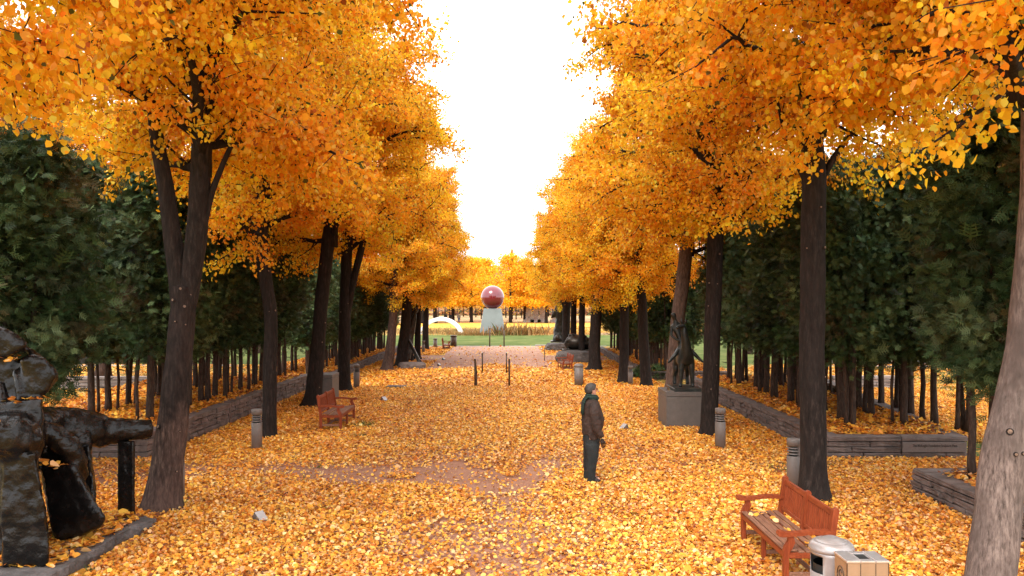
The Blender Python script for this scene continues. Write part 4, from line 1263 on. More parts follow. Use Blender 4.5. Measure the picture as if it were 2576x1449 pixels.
hull(m, [W(px, py, Y) for (px, py) in ((-60, 1130), (60, 1130), (100, 1170), (60, 1230), (-60, 1230)) for Y in (10.0, 10.9)])
ob = m.build('figure', M['bronze'], br)
remesh(ob, .03, ((.5, .10), (.16, .045), (.055, .016)), 4)
m = MB(); x, y, z = at(313, 1297, 11.85)
pa, pb = W(295, 1296, 11.85), W(335, 1298, 11.85)
zt = W(313, 1108, 11.95).z
m.box(pa.x, pa.x + .11, pa.y, pa.y + .14, -.03, zt); m.box(pa.x + .112, pb.x, pa.y + .01, pa.y + .08, -.03, zt)
ob = m.build('support_post', M['bronze'], br); remesh(ob, .02, ((.1, .02),), 1)
# leaves caught in its folds
fl = []
for (px, py, Y, k, s) in ((70, 1008, 9.95, 26, .16), (38, 903, 9.9, 8, .08), (140, 1166, 10.35, 16, .10), (34, 1065, 9.42, 2, .05)):
    for _ in range(k):
        x, y, z = at(px, py, Y); fl.append((x + RNG.normal(0, s), y + RNG.normal(0, .05) - .06, z + RNG.normal(0, .02)))
leaf_bits('leaves_on_sculpture', fl, 0, .085, (.2, .4, .2, .1, .05, .02))

# ------------------------------------------------------------------ plinths, horse and rider
root = thing('stone_plinth', 'square dark granite plinth carrying the horse statue', 'plinth', (4.60, 21.6, 0))
m = MB(); m.bevbox(-.52, .52, -.60, .60, -.03, .815, .008); m.build('block', M['plinth'], root)
m = MB(); m.bevbox(-.525, .525, -.605, .605, .823, .945, .008); m.build('top_slab', M['plinth'], root)
m = MB(); m.bevbox(-.512, .512, -.592, .592, .814, .824, .001); m.build('joint', M['joint'], root)
root = thing('stone_plinth', 'square grey plinth hidden behind the thick dark linden by the bench', 'plinth', (-6.3, 26.6, 0))
m = MB(); m.bevbox(-.40, .40, -.5, .5, -.03, .80, .008); m.build('block', M['plinth'], root)
m = MB(); m.bevbox(-.405, .405, -.505, .505, .81, .92, .008); m.build('top_slab', M['plinth'], root)
pl = [(4.60 + RNG.uniform(-.45, .45), 21.6 + RNG.uniform(-.55, .5)) for _ in range(46)]
leaf_bits('leaves_on_plinth', pl, .952, .09)

st = thing('horse_statue', 'green-black bronze of a rider on a standing horse with raised head', 'statue', (4.66, 21.5, .945), 0)
m = MB(); m.bevbox(-.36, .36, -.46, .62, 0, .085, .01); m.build('base', M['bronze_g'], st)
nodes = [(0, .30, .86, .23, .24), (0, .05, .84, .21, .22), (0, -.22, .86, .235, .26),            # rump, belly, chest
         (0, -.32, 1.10, .155, .18), (-.05, -.39, 1.35, .115, .135), (-.10, -.42, 1.60, .095, .11),       # neck
         (-.11, -.43, 1.75, .08, .085), (-.21, -.48, 1.74, .062, .065), (-.33, -.54, 1.68, .048, .05)]
edges = [(i, i + 1) for i in range(8)]
def leg(n0, pts):
    o = len(nodes); nodes.extend(pts); edges.append((n0, o)); edges.extend((o + i, o + i + 1) for i in range(len(pts) - 1))
for s in (-1, 1):
    leg(2, [(s * .13, -.26, .72, .10, .11), (s * .15, -.28, .42, .062, .066), (s * .16, -.27, .16, .046, .048), (s * .165, -.29, .105, .068, .072)])
    leg(0, [(s * .13, .36, .74, .10, .12), (s * .16, .34, .50, .072, .078), (s * .17, .44, .36, .054, .058), (s * .175, .42, .16, .044, .048), (s * .18, .40, .105, .062, .066)])
leg(0, [(0, .50, .84, .04, .04), (0, .60, .62, .05, .05), (0, .62, .42, .03, .03)])
hb = skin('horse', nodes, edges, M['bronze_g'], st, 2, root=1)
m = MB()
for s in (-1, 1): m.tube([(-.11 + s * .045, -.42, 1.79), (-.11 + s * .06, -.42, 1.88), (-.11 + s * .05, -.42, 1.94)], [.03, .026, .006], 8)
m.build('ear', M['bronze_g'], st)
nodes = [(-.02, .06, 1.10, .13, .12), (-.07, .12, 1.35, .115, .10), (-.17, .17, 1.72, .13, .10), (-.22, .17, 1.88, .05, .05), (-.27, .14, 2.02, .075, .085), (-.28, .13, 2.09, .055, .06)]
edges = [(i, i + 1) for i in range(5)]
for s in (-1, 1):
    leg(0, [(s * .16, .0, 1.06, .075, .075), (s * .25, -.10, .98, .058, .058), (s * .36, -.12, .86, .042, .045), (s * .44, -.20, .78, .028, .032), (s * .50, -.28, .76, .018, .02)])
    leg(2, [(-.17 + s * .14, .16, 1.70, .05, .05), (-.14 + s * .19, .14, 1.46, .042, .042), (-.06 + s * .12, .0, 1.34, .034, .034), (-.04 + s * .09, -.06, 1.32, .03, .02)])
skin('rider', nodes, edges, M['bronze_g'], st, 2, root=0)

# ------------------------------------------------------------------ other bronzes and stones along the lower walk
def boulder(name, label, px, py, gz, sx, sy, h, mat='slab', seed=1, cat='rock'):
    x, y = gp(px, py, gz)
    random.seed(seed)
    bm = bmesh.new(); bmesh.ops.create_icosphere(bm, subdivisions=3, radius=1)
    for v in bm.verts:
        c = v.co
        k = 1 / max(abs(c.x), abs(c.y), abs(c.z)) ** .65
        v.co = Vector((c.x * k * sx * .8, c.y * k * sy * .8, c.z * k * h * .62)) * random.uniform(.96, 1.04)
    mb = MB(); mb.bm(bm)
    o = mb.build(name, M[mat]); o.location = (x, y + sy * .8, gz + h * .42)
    tag(o, label, cat); return o
boulder('rock', 'long flat brown rock holding the leaning black rod', 1034, 930, LOW, 1.0, .6, .40, 'stone', 3)
boulder('rough_boulder', 'broad rough dark stone under the round bronze', 1456, 915, LOW, 1.75, 1.1, .75, 'slab', 5, 'boulder')
boulder('rough_boulder', 'rough stone under the tall draped bronze', 1412, 884, LOW, 1.55, 1.0, .62, 'slab', 7, 'boulder')
rod = thing('rod_sculpture', 'black rod sculpture leaning from the flat rock up behind dark trunks', 'sculpture', (-6.0, 47.5, LOW + .3))
def RW(px, py, Y): x, y, z = at(px, py, Y); return (x + 6.0, y - 47.5, z - LOW - .3)
m = MB(); m.tube([RW(1057, 914, 46.6), RW(1053, 906, 46.7), RW(1030, 860, 47.5), RW(1012, 832, 48.4)], [.16, .11, .10, .07], 10); m.build('rod', M['bronze_s'], rod)
m = MB(); m.ball(RW(1059, 915, 46.5), .13, 12, 8); m.build('foot', M['bronze_s'], rod)
m = MB(); m.tube([RW(1026, 905, 49), RW(1030, 860, 49.2), RW(1036, 820, 49.3), RW(1044, 790, 49.4)], [.16, .22, .24, .12], 12); m.ball(RW(1046, 779, 49.4), (.16, .16, .22)); m.tube([RW(1034, 826, 49.2), RW(1022, 838, 48.8), RW(1013, 834, 48.5)], [.1, .08, .06], 8)
ob = m.build('figure', M['bronze_s'], rod); remesh(ob, .05, ((.3, .08),), 2)
x, y = gp(1456, 912, LOW)
rb = thing('round_sculpture', 'squat round dark bronze like a swollen gourd on a rough stone', 'sculpture', (x + .02, y + 1.0, LOW + .76))
m = MB(); m.ball((-.10, 0, .66), (.85, .75, .70), 24, 16); m.ball((.78, .15, .58), (.55, .6, .58), 20, 12); m.tube([(-.72, -.25, .15), (-.90, -.15, .55), (-.72, -.1, 1.05), (-.42, 0, 1.36), (.0, .1, 1.30)], [.16, .13, .14, .18, .12], 10); m.ball((-.45, -.05, 1.38), (.26, .22, .16)); m.ball((.45, .1, 1.24), (.25, .2, .16))
m.v = [(x * .88, y * .88, z * .70) for (x, y, z) in m.v]
ob = m.build('body', M['bronze_s'], rb); remesh(ob, .045, ((.5, .05),), 3)
m = MB(); m.bevbox(-1.0, 1.25, -.7, .7, -.04, .05, .02); m.build('base', M['bronze_s'], rb)
x, y = gp(1415, 878, LOW)
tb = thing('draped_sculpture', 'tall thin draped bronze half hidden by the last dark trunk', 'sculpture', (x, y + .9, LOW + .6))
m = MB(); m.loft([(0, 0, 0, .75, .5), (-.03, 0, .5, .72, .48), (0, 0, 1.2, .58, .42), (.02, 0, 2.0, .50, .38), (-.05, 0, 2.7, .40, .3), (-.06, 0, 3.3, .42, .26), (.0, 0, 3.75, .30, .2), (.05, 0, 4.15, .15, .14), (.05, 0, 4.5, .13, .13), (.0, -.05, 4.75, .19, .17), (0, -.05, 4.9, .10, .1)], 20)
hull(m, [Vector(p) for p in ((-.45, -.1, 3.2), (-.2, -.1, 3.3), (-.95, -.1, 1.85), (-.5, -.1, 2.1), (-.35, .15, 3.2), (-.55, .15, 2.0), (-.9, .1, 1.9))])
ob = m.build('body', M['bronze_g'], tb); remesh(ob, .06, ((.9, .22), (.3, .06)), 2)
m = MB(); m.ball((-.35, -.55, .28), (.30, .3, .32)); m.build('stone_ball', M['bronze_s'], tb)
m = MB(); m.bevbox(-.95, .9, -.9, .5, -.06, .06, .02); m.build('base', M['bronze_s'], tb)

# low evergreen shrub
x, y = gp(1640, 952, LOW)
sh = thing('juniper_shrub', 'low spreading dark green shrub between lindens near the horse plinth', 'shrub', (x, y, LOW))
nn = 900
u = RNG.normal(0, 1, (nn, 3)); u /= np.linalg.norm(u, axis=1, keepdims=True); u[:, 2] = np.abs(u[:, 2])
P = u * RNG.uniform(.4, 1, (nn, 1)) * np.array([1.15, .8, .62])
me = fan_mesh('foliage', P, u + RNG.normal(0, .5, (nn, 3)), rand_dir(nn) + u, np.full(nn, .26), tints(nn, (.3, .3, .2, .1, .1), PALE * 1.5, .2), FROND, FROND_F); me.materials.append(M['spray'])
link('foliage', me, None, sh)
m = MB()
for k in range(5): a = k * 1.25; m.tube([(0, 0, -.05), (math.cos(a) * .4, math.sin(a) * .3, .25)], [.03, .015], 6)
m.build('stem', M['bark_cedar'], sh)
pole(1645, 930, LOW, .95, .03, 'thin pale-knobbed post beside the low evergreen shrub', True)

# ------------------------------------------------------------------ stand-in for the big far sculpture: plain block, ball and arch
fx, fy = gp(1215, 843, LOW)
bs = thing('abstract_sculpture', 'large plain sculpture of a dark red ball resting on a pale grey tapered block', 'sculpture', (fx, fy, LOW))
def FWd(px, py, dY=0): x, y, z = at(px, py, fy + dY); return Vector((x - fx, dY, z - LOW))
bc = FWd(1239, 748, .6)
m = MB()
hull(m, [Vector((bc.x + sx * w, .6 + sy * d, z)) for sx in (-1, 1) for sy in (-1, 1) for (w, d, z) in ((1.55, .95, -.1), (1.0, .7, bc.z - 1.30))])
ob = m.build('block', M['palegrey'], bs); bv = ob.modifiers.new('edge', 'BEVEL'); bv.width = .05; bv.segments = 2
m = MB(); m.ball(bc, 1.36, 48, 32); m.build('ball', M['red'], bs)
ar = thing('arched_beam', 'low white arched beam rising out of the pond reeds', 'sculpture', (fx - 3, fy + 2, LOW))
def AW(px, py, dY=0): x, y, z = at(px, py, fy + 2 + dY); return Vector((x - fx + 3, dY, z - LOW))
m = MB()
pth = [AW(1058, 848, 1), AW(1066, 826, 1), AW(1084, 810, 1), AW(1110, 803, 1), AW(1136, 810, 1), AW(1154, 826, 1), AW(1162, 848, 1)]
sp = []
for i in range(len(pth) - 1):
    a0, a1, a2, a3 = pth[max(i - 1, 0)], pth[i], pth[i + 1], pth[min(i + 2, len(pth) - 1)]
    for j in range(6):
        t = j / 6
        sp.append(.5 * ((2 * a1) + (a2 - a0) * t + (2 * a0 - 5 * a1 + 4 * a2 - a3) * t * t + (3 * a1 - a0 - 3 * a2 + a3) * t ** 3))
sp.append(pth[-1])
for i in range(len(sp)):
    pass
n = len(sp); vs = []; fs = []
for i, p in enumerate(sp):
    t = (sp[min(i + 1, n - 1)] - sp[max(i - 1, 0)]).normalized(); up = Vector((0, 1, 0)).cross(t).normalized()
    if up.z < 0: up = -up
    for (du, dy) in ((.26, -.5), (.26, .5), (-.20, .42), (-.20, -.42)): vs.append(p + up * du + Vector((0, dy, 0)))
for i in range(n - 1):
    for k in range(4): fs.append((i * 4 + k, i * 4 + (k + 1) % 4, (i + 1) * 4 + (k + 1) % 4, (i + 1) * 4 + k))
fs += [(0, 1, 2, 3), tuple((n - 1) * 4 + k for k in (3, 2, 1, 0))]
m.add(vs, fs, False); ob = m.build('beam', M['white'], ar); bv = ob.modifiers.new('edge', 'BEVEL'); bv.width = .04; bv.segments = 2
# ------------------------------------------------------------------ pond, reeds, far ground
sheet('pond', [[(-6, 96), (10, 92.5), (30, 92), (60, 94), (60, 112), (20, 113), (-8, 110)]], LOW + .02, M['water'])
mb = MB()
for (x0, x1, y0, y1) in ((3, 60, 111.5, 113.5), (8, 60, 101.5, 102.3)):
    mb.box(x0, x1, y0, y1, LOW - .1, LOW + .28)
tag(mb.build('pond_bank', M['g_soil']), kind='structure')
def leafsheet(name, polys, z):
    return sheet(name, polys, z, M['g_gold'])
m_, nt_, out_n = new_mat('golden_leaf_ground')
co_ = coords(nt_)
n1_ = nd(nt_, 'ShaderNodeTexNoise', Scale=1.5, Detail=9.0, Roughness=.75); nt_.links.new(co_, n1_.inputs['Vector'])
r_ = ramp(nt_, n1_.outputs[0], [(.34, (.22, .17, .05)), (.44, (.52, .25, .035)), (.55, (.76, .42, .07)), (.68, (.86, .58, .2))])
p_ = nd(nt_, 'ShaderNodeBsdfPrincipled', Roughness=.9); p_.inputs['Specular IOR Level'].default_value = .1
nt_.links.new(r_.outputs[0], p_.inputs['Base Color']); nt_.links.new(p_.outputs[0], out_n.inputs[0])
M['g_gold'] = m_
leafsheet('leafy_ground', [R4(-60, 60, 116, 143)], LOW + .012)
m2, nt2, o2 = new_mat('dry_leaf_ground')
co2 = coords(nt2); nz = nd(nt2, 'ShaderNodeTexNoise', Scale=.9, Detail=9.0, Roughness=.75); nt2.links.new(co2, nz.inputs['Vector'])
r2 = ramp(nt2, nz.outputs[0], [(.36, (.17, .16, .06)), (.5, (.40, .26, .14)), (.62, (.58, .37, .24))])
p2 = nd(nt2, 'ShaderNodeBsdfPrincipled', Roughness=1.0); p2.inputs['Specular IOR Level'].default_value = .05; nt2.links.new(r2.outputs[0], p2.inputs['Base Color']); nt2.links.new(p2.outputs[0], o2.inputs[0])
M['g_dry'] = m2
sheet('dry_leaf_ground', [R4(-120, 120, 143.2, 210)], LOW + .016, M['g_dry'])
m3, nt3, o3 = new_mat('clean_lawn')
co3 = coords(nt3); nz = nd(nt3, 'ShaderNodeTexNoise', Scale=.7, Detail=9.0, Roughness=.7); nt3.links.new(co3, nz.inputs['Vector'])
r3 = ramp(nt3, nz.outputs[0], [(.3, (.060, .086, .020)), (.5, (.098, .125, .034)), (.68, (.18, .175, .062))])
p3 = nd(nt3, 'ShaderNodeBsdfPrincipled', Roughness=1.0); p3.inputs['Specular IOR Level'].default_value = .05; nt3.links.new(r3.outputs[0], p3.inputs['Base Color']); nt3.links.new(p3.outputs[0], o3.inputs[0])
M['g_clean'] = m3
sheet('lawn', [R4(-60, 60, 69.4, 91.5)], LOW + .014, M['g_clean'])
sheet('lawn', [R4(-60, -11.5, 43, 69.3), R4(11.5, 60, 45, 69.3)], LOW + .013, M['g_clean'])

def reeds(name, cx, cy, rx, ry, n, h, pal, w):
    x = RNG.normal(cx, rx, n); y = RNG.normal(cy, ry, n)
    A = RNG.normal(0, .28, (n, 3)) + np.array([0, 0, 1.0])
    me = fan_mesh(name, np.stack([x, y, np.full(n, LOW)], 1), A, rand_dir(n), h * np.exp(RNG.normal(0, .3, n)), tints(n, w, np.array(pal), .2), [(0, -.025, 0), (0, .025, 0), (.6, .03, .06), (1, 0, .25), (.6, -.02, .06)], [(0, 1, 2, 3, 4)])
    me.materials.append(M['litter']); o = bpy.data.objects.new(name, me); COL.objects.link(o); tag(o, kind='stuff')
RP = [(.42, .20, .06), (.55, .34, .14), (.30, .16, .06), (.20, .20, .07)]
def gx(px, Y): return (px - VX) * Y / F
reeds('reeds', gx(1300, 92), 92, 1.9, .8, 700, .85, RP, (.5, .3, .15, .05))
reeds('reeds', gx(1262, 91), 91.5, 1.2, .6, 500, .45, RP, (.1, .1, .2, .6))
reeds('reeds', gx(1190, 91), 91, 1.5, .5, 1100, .32, RP, (.5, .15, .15, .2))
reeds('reeds', gx(1085, 96), 96, 3.6, 2.0, 1300, .42, RP, (.2, .6, .15, .05))
reeds('reeds', gx(1120, 104), 104, 5, 2.5, 900, .3, RP, (.2, .5, .1, .2))
reeds('reeds', 16, 113, 14, .7, 2600, .3, RP, (.2, .3, .3, .2))
reeds('reeds', 14, 93, 10, .3, 900, .12, RP, (.2, .3, .2, .3))

# ------------------------------------------------------------------ golden trees across the pond
def far_crown(seed, n=8500):
    rnd = random.Random(seed)
    P = []; C = []
    for b in range(95):
        h = 3.4 + 8.0 * rnd.random() ** 1.15
        t = (h - 3.4) / 8.0
        R = 4.2 * float(np.interp(t, [0, .15, .45, .75, 1], [.72, 1, .85, .42, .06]))
        a = rnd.uniform(0, 6.28); rr = R * math.sqrt(rnd.random())
        c = np.array([math.cos(a) * rr, math.sin(a) * rr, h])
        m = n // 95
        P.append(c + RNG.normal(0, 1, (m, 3)) * np.array([.75, .75, .33])); C.append(np.full(m, rnd.random()))
    P = np.concatenate(P); C = np.concatenate(C); k = len(P)
    T = tints(k, (.45, .25, .1, .14, .04, .02), PAL, .14); T *= (.85 + .3 * C[:, None])
    me = fan_mesh('crown', P, rand_dir(k) + np.array([0, 0, -.5]), rand_dir(k), .27 * np.exp(RNG.normal(0, .25, k)), np.clip(T, .004, .95), LEAF4, LEAF4_F)
    me.materials.append(M['leaf'])
    mb = MB(); mb.tube([(0, 0, -.1), (0, 0, .4), (.04, .02, 2.4), (0, .05, 6), (.05, 0, 10.5)], [.42, .31, .27, .16, .04], 10, wob=.06)
    for i in range(14):
        a = i * 2.4; h = 2.3 + i * .55; L = 2.6 * (1 - i / 18)
        mb.tube([(0, 0, h), (math.cos(a) * L * .5, math.sin(a) * L * .5, h + .5), (math.cos(a) * L, math.sin(a) * L, h + .8)], [.08, .05, .015], 5)
    return mb.mesh('trunk'), me
FARC = [far_crown(5), far_crown(6)]
FARC[0][0].materials.append(M['bark']); FARC[1][0].materials.append(M['bark'])
def far_tree(px, Y, k, s, label, group='golden trees beyond the pond'):
    root = thing('golden_tree', label, 'tree', (gx(px, Y), Y, LOW), random.uniform(0, 6.28), group)
    root.scale = (s, s, s)
    link('trunk', FARC[k][0], None, root); link('crown', FARC[k][1], None, root)
random.seed(3)
fl_ = [(1060, 140, .95, 'golden tree beyond the pond seen past the last bench-row linden'), (1096, 142, 1.0, 'golden tree beyond the pond behind the white arch, with the thickest trunk'),
       (1140, 150, 1.0, 'golden tree beyond the pond above the three distant walkers'), (1186, 146, 1.02, 'golden tree beyond the pond just beside the pale block'),
       (1222, 158, 1.05, 'golden tree beyond the pond directly behind the red ball'), (1284, 143, 1.05, 'golden tree beyond the pond with paired dark trunks beside the red ball'),
       (1320, 146, 1.0, 'golden tree beyond the pond between the red ball and the stone pillars'), (1374, 141, .95, 'golden tree beyond the pond between two pale stone pillars'),
       (1420, 150, 1.0, 'golden tree beyond the pond behind the tall draped bronze'), (1465, 146, 1.0, 'golden tree beyond the pond seen between thin dark trunks')]
for i, (px, Y, s, lb) in enumerate(fl_): far_tree(px, Y, i % 2, s, lb)
far_tree(1020, 148, 0, 1.0, 'golden tree beyond the pond hidden behind the rod sculpture trunks')
# the thin grove further back
gt = MB()
grove = thing('young_tree', 'thin young bare-stemmed tree in the pale grove beyond the pond', 'tree', (0, 0, 0), 0, 'thin young trees of the far grove')
mb = MB(); mb.tube([(0, 0, -.1), (.02, 0, 2), (0, .03, 5.5)], [.15, .12, .05], 7); mb.build('trunk', M['bark'], grove)
nl = 900
u = RNG.normal(0, 1, (nl, 3)) * np.array([1.0, 1.0, 1.3]) + np.array([0, 0, 5.0])
me = fan_mesh('crown', u, rand_dir(nl), rand_dir(nl), .25 * np.exp(RNG.normal(0, .2, nl)), tints(nl, (.25, .35, .25, .1, .05, .01), PAL * .9 + np.array([.02, .02, .04]), .15), LEAF4, LEAF4_F); me.materials.append(M['leaf'])
link('crown', me, None, grove)
gps = [(px + random.uniform(-3, 3), random.uniform(150, 205)) for px in range(1078, 1480, 13)]
for i, (px, Y) in enumerate(gps):
    loc = (gx(px, Y), Y, LOW)
    if i == 0: grove.location = loc
    else: copy_thing(grove, loc, random.uniform(0, 6), 'thin young bare-stemmed tree in the pale grove beyond the pond', random.uniform(.85, 1.15))
# taller bare tree and a thin-topped gold one against the sky
bt = thing('bare_tree', 'tall leafless tree against the white sky above the grove', 'tree', (gx(1222, 215), 215, LOW))
mb = MB(); random.seed(8)
def twig(p, d, L, r, k):
    q = p + d * L
    mb.tube([p, p.lerp(q, .5) + Vector((random.uniform(-.05, .05), 0, .05)) * L, q], [r, r * .8, r * .55], 5, cap=False)
    if k == 0: return
    for _ in range(3 if k > 1 else 4):
        e = (d + Vector((random.uniform(-.75, .75), random.uniform(-.75, .75), random.uniform(-.1, .5)))).normalized()
        twig(p.lerp(q, random.uniform(.6, 1)), e, L * random.uniform(.55, .8), r * .5, k - 1)
twig(Vector((0, 0, -.2)), Vector((0, 0, 1)), 6.5, .28, 5)
mb.build('trunk', M['bark_cedar'], bt)
tt = thing('thin_topped_tree', 'narrow golden tree rising above the others against the sky', 'tree', (gx(1288, 170), 170, LOW))
mb = MB(); mb.tube([(0, 0, 0), (0, 0, 6), (.1, 0, 12), (.15, 0, 14.8)], [.22, .16, .08, .03], 8); mb.build('trunk', M['bark'], tt)
nl = 1300
hh = RNG.uniform(4, 15, nl); rr = np.interp(hh, [4, 7, 10, 15], [2.6, 2.4, 1.1, .15])
u = np.stack([RNG.normal(0, .5, nl) * rr, RNG.normal(0, .5, nl) * rr, hh], 1)
me = fan_mesh('crown', u, rand_dir(nl), rand_dir(nl), .24 * np.exp(RNG.normal(0, .2, nl)), tints(nl, (.25, .35, .25, .1, .05, .01), PAL, .15), LEAF4, LEAF4_F); me.materials.append(M['leaf']); link('crown', me, None, tt)

# rusty far shrubs: an unbroken mass at the edge of the park
nn = 16000
x = RNG.uniform(-75, 75, nn); y = RNG.uniform(214, 222, nn); z = LOW + RNG.random(nn) ** 1.3 * (2.2 + 1.2 * np.sin(x * .35) + 1.0 * np.sin(x * .13 + 2))
me = fan_mesh('shrubbery', np.stack([x, y, z], 1), rand_dir(nn), rand_dir(nn), np.full(nn, .7), tints(nn, (1, 1, .8, .5), np.array([(.30, .13, .05), (.40, .20, .10), (.10, .11, .05), (.24, .12, .09)]), .2), LEAF4, LEAF4_F)
me.materials.append(M['litter']); o = bpy.data.objects.new('shrubbery', me); COL.objects.link(o); tag(o, kind='stuff')
# long building with pale parapet behind
bd = thing('long_building', 'long low brick building with pale roof edge behind the far trees', 'building', (gx(1300, 300), 300, LOW))
mb = MB(); mb.box(-75, 75, 0, 20, -1, 15.4); mb.build('wall', M['brick'], bd)
mb = MB(); mb.box(-76, 76, -.8, 20.5, 15.4, 17.2); mb.build('roof', M['concrete'], bd)
for i in range(13):
    x = -60 + i * 10
    for zz in (2.0, 8.5):
        f = MB(); f.box(x, x + 4.2, -.35, -.002, zz, zz + 3.6); fr = f.build('window', M['white'], bd)
        f = MB(); f.box(x + .3, x + 2.0, -.42, -.352, zz + .3, zz + 3.3); f.box(x + 2.2, x + 3.9, -.42, -.352, zz + .3, zz + 3.3); f.build('pane', M['glass'], fr)
# stone pillars of the pergola
for px, lb in ((1330, 'pale banded stone pillar next to the paired far trunks'), (1347, 'pale banded stone pillar nearest to the thick far trunk, on its bin side'), (1398, 'pale banded stone pillar close to the draped bronze'), (1365, 'pale banded stone pillar in the middle of the pergola row')):
    Y = 146
    rt = thing('stone_pillar', lb, 'stone pillar', (gx(px, Y), Y, LOW), 0, 'banded stone pillars beyond the pond')
    m = MB(); m.bevbox(-1.0, 1.0, -1, 1, -.1, .55, .05); m.build('base', M['stone_pale'], rt)
    m = MB()
    for k in range(9): s = .62 - .028 * k; m.bevbox(-s, s, -s, s, .55 + k * .36, .55 + (k + 1) * .36 - .03, .03)
    m.build('shaft', M['stone_pale'], rt)
    m = MB(); m.bevbox(-.9, .9, -.9, .9, 3.79, 4.0, .03); m.build('capital', M['bark_cedar'], rt)

# ------------------------------------------------------------------ black parked vehicle beyond the hedge
car = thing('parked_car', 'black parked car glimpsed through hedge trunks behind the bronze sculpture', 'car', (-24.0, 44.5, LOW), 0)
m = MB(); prof = [(-2.2, .35), (-2.25, .8), (-2.1, 1.05), (-1.2, 1.15), (-.55, 1.62), (1.5, 1.66), (2.15, 1.1), (2.25, .85), (2.22, .35)]
m.prism(prof, 'y', -.88, .88); ob = m.build('body', M['black'], car); bv = ob.modifiers.new('b', 'BEVEL'); bv.width = .08; bv.segments = 3
for s in (-1, 1):
    m = MB(); y0, y1 = sorted((s * .879, s * .893)); m.prism([(-1.05, 1.16), (-.5, 1.56), (.35, 1.58), (.35, 1.14)], 'y', y0, y1); m.build('window', M['glass'], car)
    m = MB(); m.prism([(.43, 1.14), (.43, 1.58), (1.4, 1.59), (1.85, 1.12)], 'y', y0, y1); m.build('window', M['glass'], car)
    for x in (-1.4, 1.4):
        m = MB(); m.tube([(x, s * .72, .33), (x, s * .9, .33)], [.33, .33], 20); wv = m.build('wheel', M['rubber'], car)
        m = MB(); m.tube([(x, s * .88, .33), (x, s * .915, .33)], [.2, .2], 16); m.build('rim', M['steel'], wv)
# ------------------------------------------------------------------ the man on the leaves (facing +x in his own coordinates)
mx_, my_ = gp(1488, 1216, 0)
man = thing('person', 'man in brown jacket, green tartan scarf, dark trousers and gloves looking toward the horse statue', 'person', (mx_, my_, .055), math.radians(8))
def z_(y): return (1370 - y) * .001375
def x_(x): return (x - 322) * .001375
# one continuous body
N = [(-.02, 0, .92, .14, .15), (-.01, 0, 1.15, .14, .15), (-.03, 0, 1.36, .12, .16), (-.005, 0, 1.50, .062, .062), (.02, 0, 1.575, .075, .068), (.022, 0, 1.66, .098, .078), (.015, 0, 1.735, .068, .06)]
E = [(i, i + 1) for i in range(6)]
def add(n0, pts):
    o = len(N); N.extend(pts); E.append((n0, o)); E.extend((o + i, o + i + 1) for i in range(len(pts) - 1))
for s in (-1, 1):
    add(0, [(-.03, s * .10, .80, .085, .085), (-.025, s * .11, .48, .06, .06), (-.05, s * .115, .10, .045, .045), (.03, s * .12, .045, .045, .035), (.13, s * .13, .035, .04, .028)])
    add(2, [(-.03, s * .20, 1.38, .06, .06), (-.02, s * .25, 1.10, .045, .045), (.09, s * .245, .88, .034, .034), (.115, s * .245, .82, .03, .04)])
body = skin('body', N, E, M['skin'], man, 2, root=0)
# face, hair, ears
m = MB()
m.tube([(.112, 0, 1.665), (.136, 0, 1.632), (.112, 0, 1.622)], [.010, .017, .012], 8)
m.ball((.095, 0, 1.535), (.03, .03, .024), 10, 8)
m.build('nose', M['skin'], man)
for s in (-1, 1):
    m = MB(); m.ball((.01, s * .080, 1.635), (.022, .009, .034), 10, 8); m.build('ear', M['skin'], man)
    m = MB(); m.ball((.098, s * .032, 1.665), (.010, .013, .008), 10, 8); m.build('eye', M['dark'], man)
    m = MB(); m.tube([(.100, s * .050, 1.683), (.109, s * .030, 1.688), (.110, s * .012, 1.684)], [.004, .006, .004], 6); m.build('eyebrow', M['hair'], man)
m = MB(); m.tube([(.100, -.024, 1.585), (.112, 0, 1.587), (.100, .024, 1.585)], [.004, .007, .004], 6); m.build('mouth', M['red'], man)
bm = bmesh.new(); bmesh.ops.create_uvsphere(bm, u_segments=28, v_segments=18, radius=1)
for v in bm.verts:
    c = v.co.copy()
    v.co = Vector((c.x * .118 - .006, c.y * .094, c.z * .112 + 1.672))
    v.co += Vector([random.uniform(-.003, .003) for _ in range(3)])
dele = []
for v in bm.verts:
    x, y, z = v.co
    front = x > .060 + max(0, (z - 1.70)) * .55
    low_ = z < 1.59 + max(0, x + .02) * .9
    ear = x > -.005 and z < 1.665
    if (front and z < 1.755) or low_ or ear: dele.append(v)
bmesh.ops.delete(bm, geom=dele, context='VERTS')
mb = MB(); mb.bm(bm, True); hr = mb.build('hair', M['hair'], man, fixn=False)
sl = hr.modifiers.new('s', 'SOLIDIFY'); sl.thickness = .016; sl.offset = 0
# jacket: trunk and two sleeves fused
m = MB()
m.loft([(x_(318), 0, z_(752), .158, .185), (x_(316), 0, z_(735), .165, .19), (x_(328), 0, z_(690), .188, .215), (x_(338), 0, z_(620), .208, .225), (x_(338), 0, z_(540), .204, .228), (x_(325), 0, z_(450), .190, .235), (x_(312), 0, z_(370), .168, .235), (x_(308), 0, z_(320), .140, .215), (x_(312), 0, z_(288), .105, .15), (x_(322), 0, z_(262), .078, .085)], 26)
for s in (-1, 1):
    m.tube([(x_(318), s * .17, z_(325)), (x_(322), s * .235, z_(372)), (x_(322), s * .268, z_(450)), (x_(330), s * .285, z_(560)), (x_(345), s * .290, z_(640)), (x_(372), s * .280, z_(700)), (x_(402), s * .268, z_(752))],
           [.085, .098, .092, .084, .080, .068, .060], 16)
    m.tube([(x_(396), s * .27, z_(738)), (x_(408), s * .268, z_(766))], [.062, .056], 14)
m.tube([(x_(318), .20, z_(742)), (x_(318), -.20, z_(742))], [.10, .10], 12)
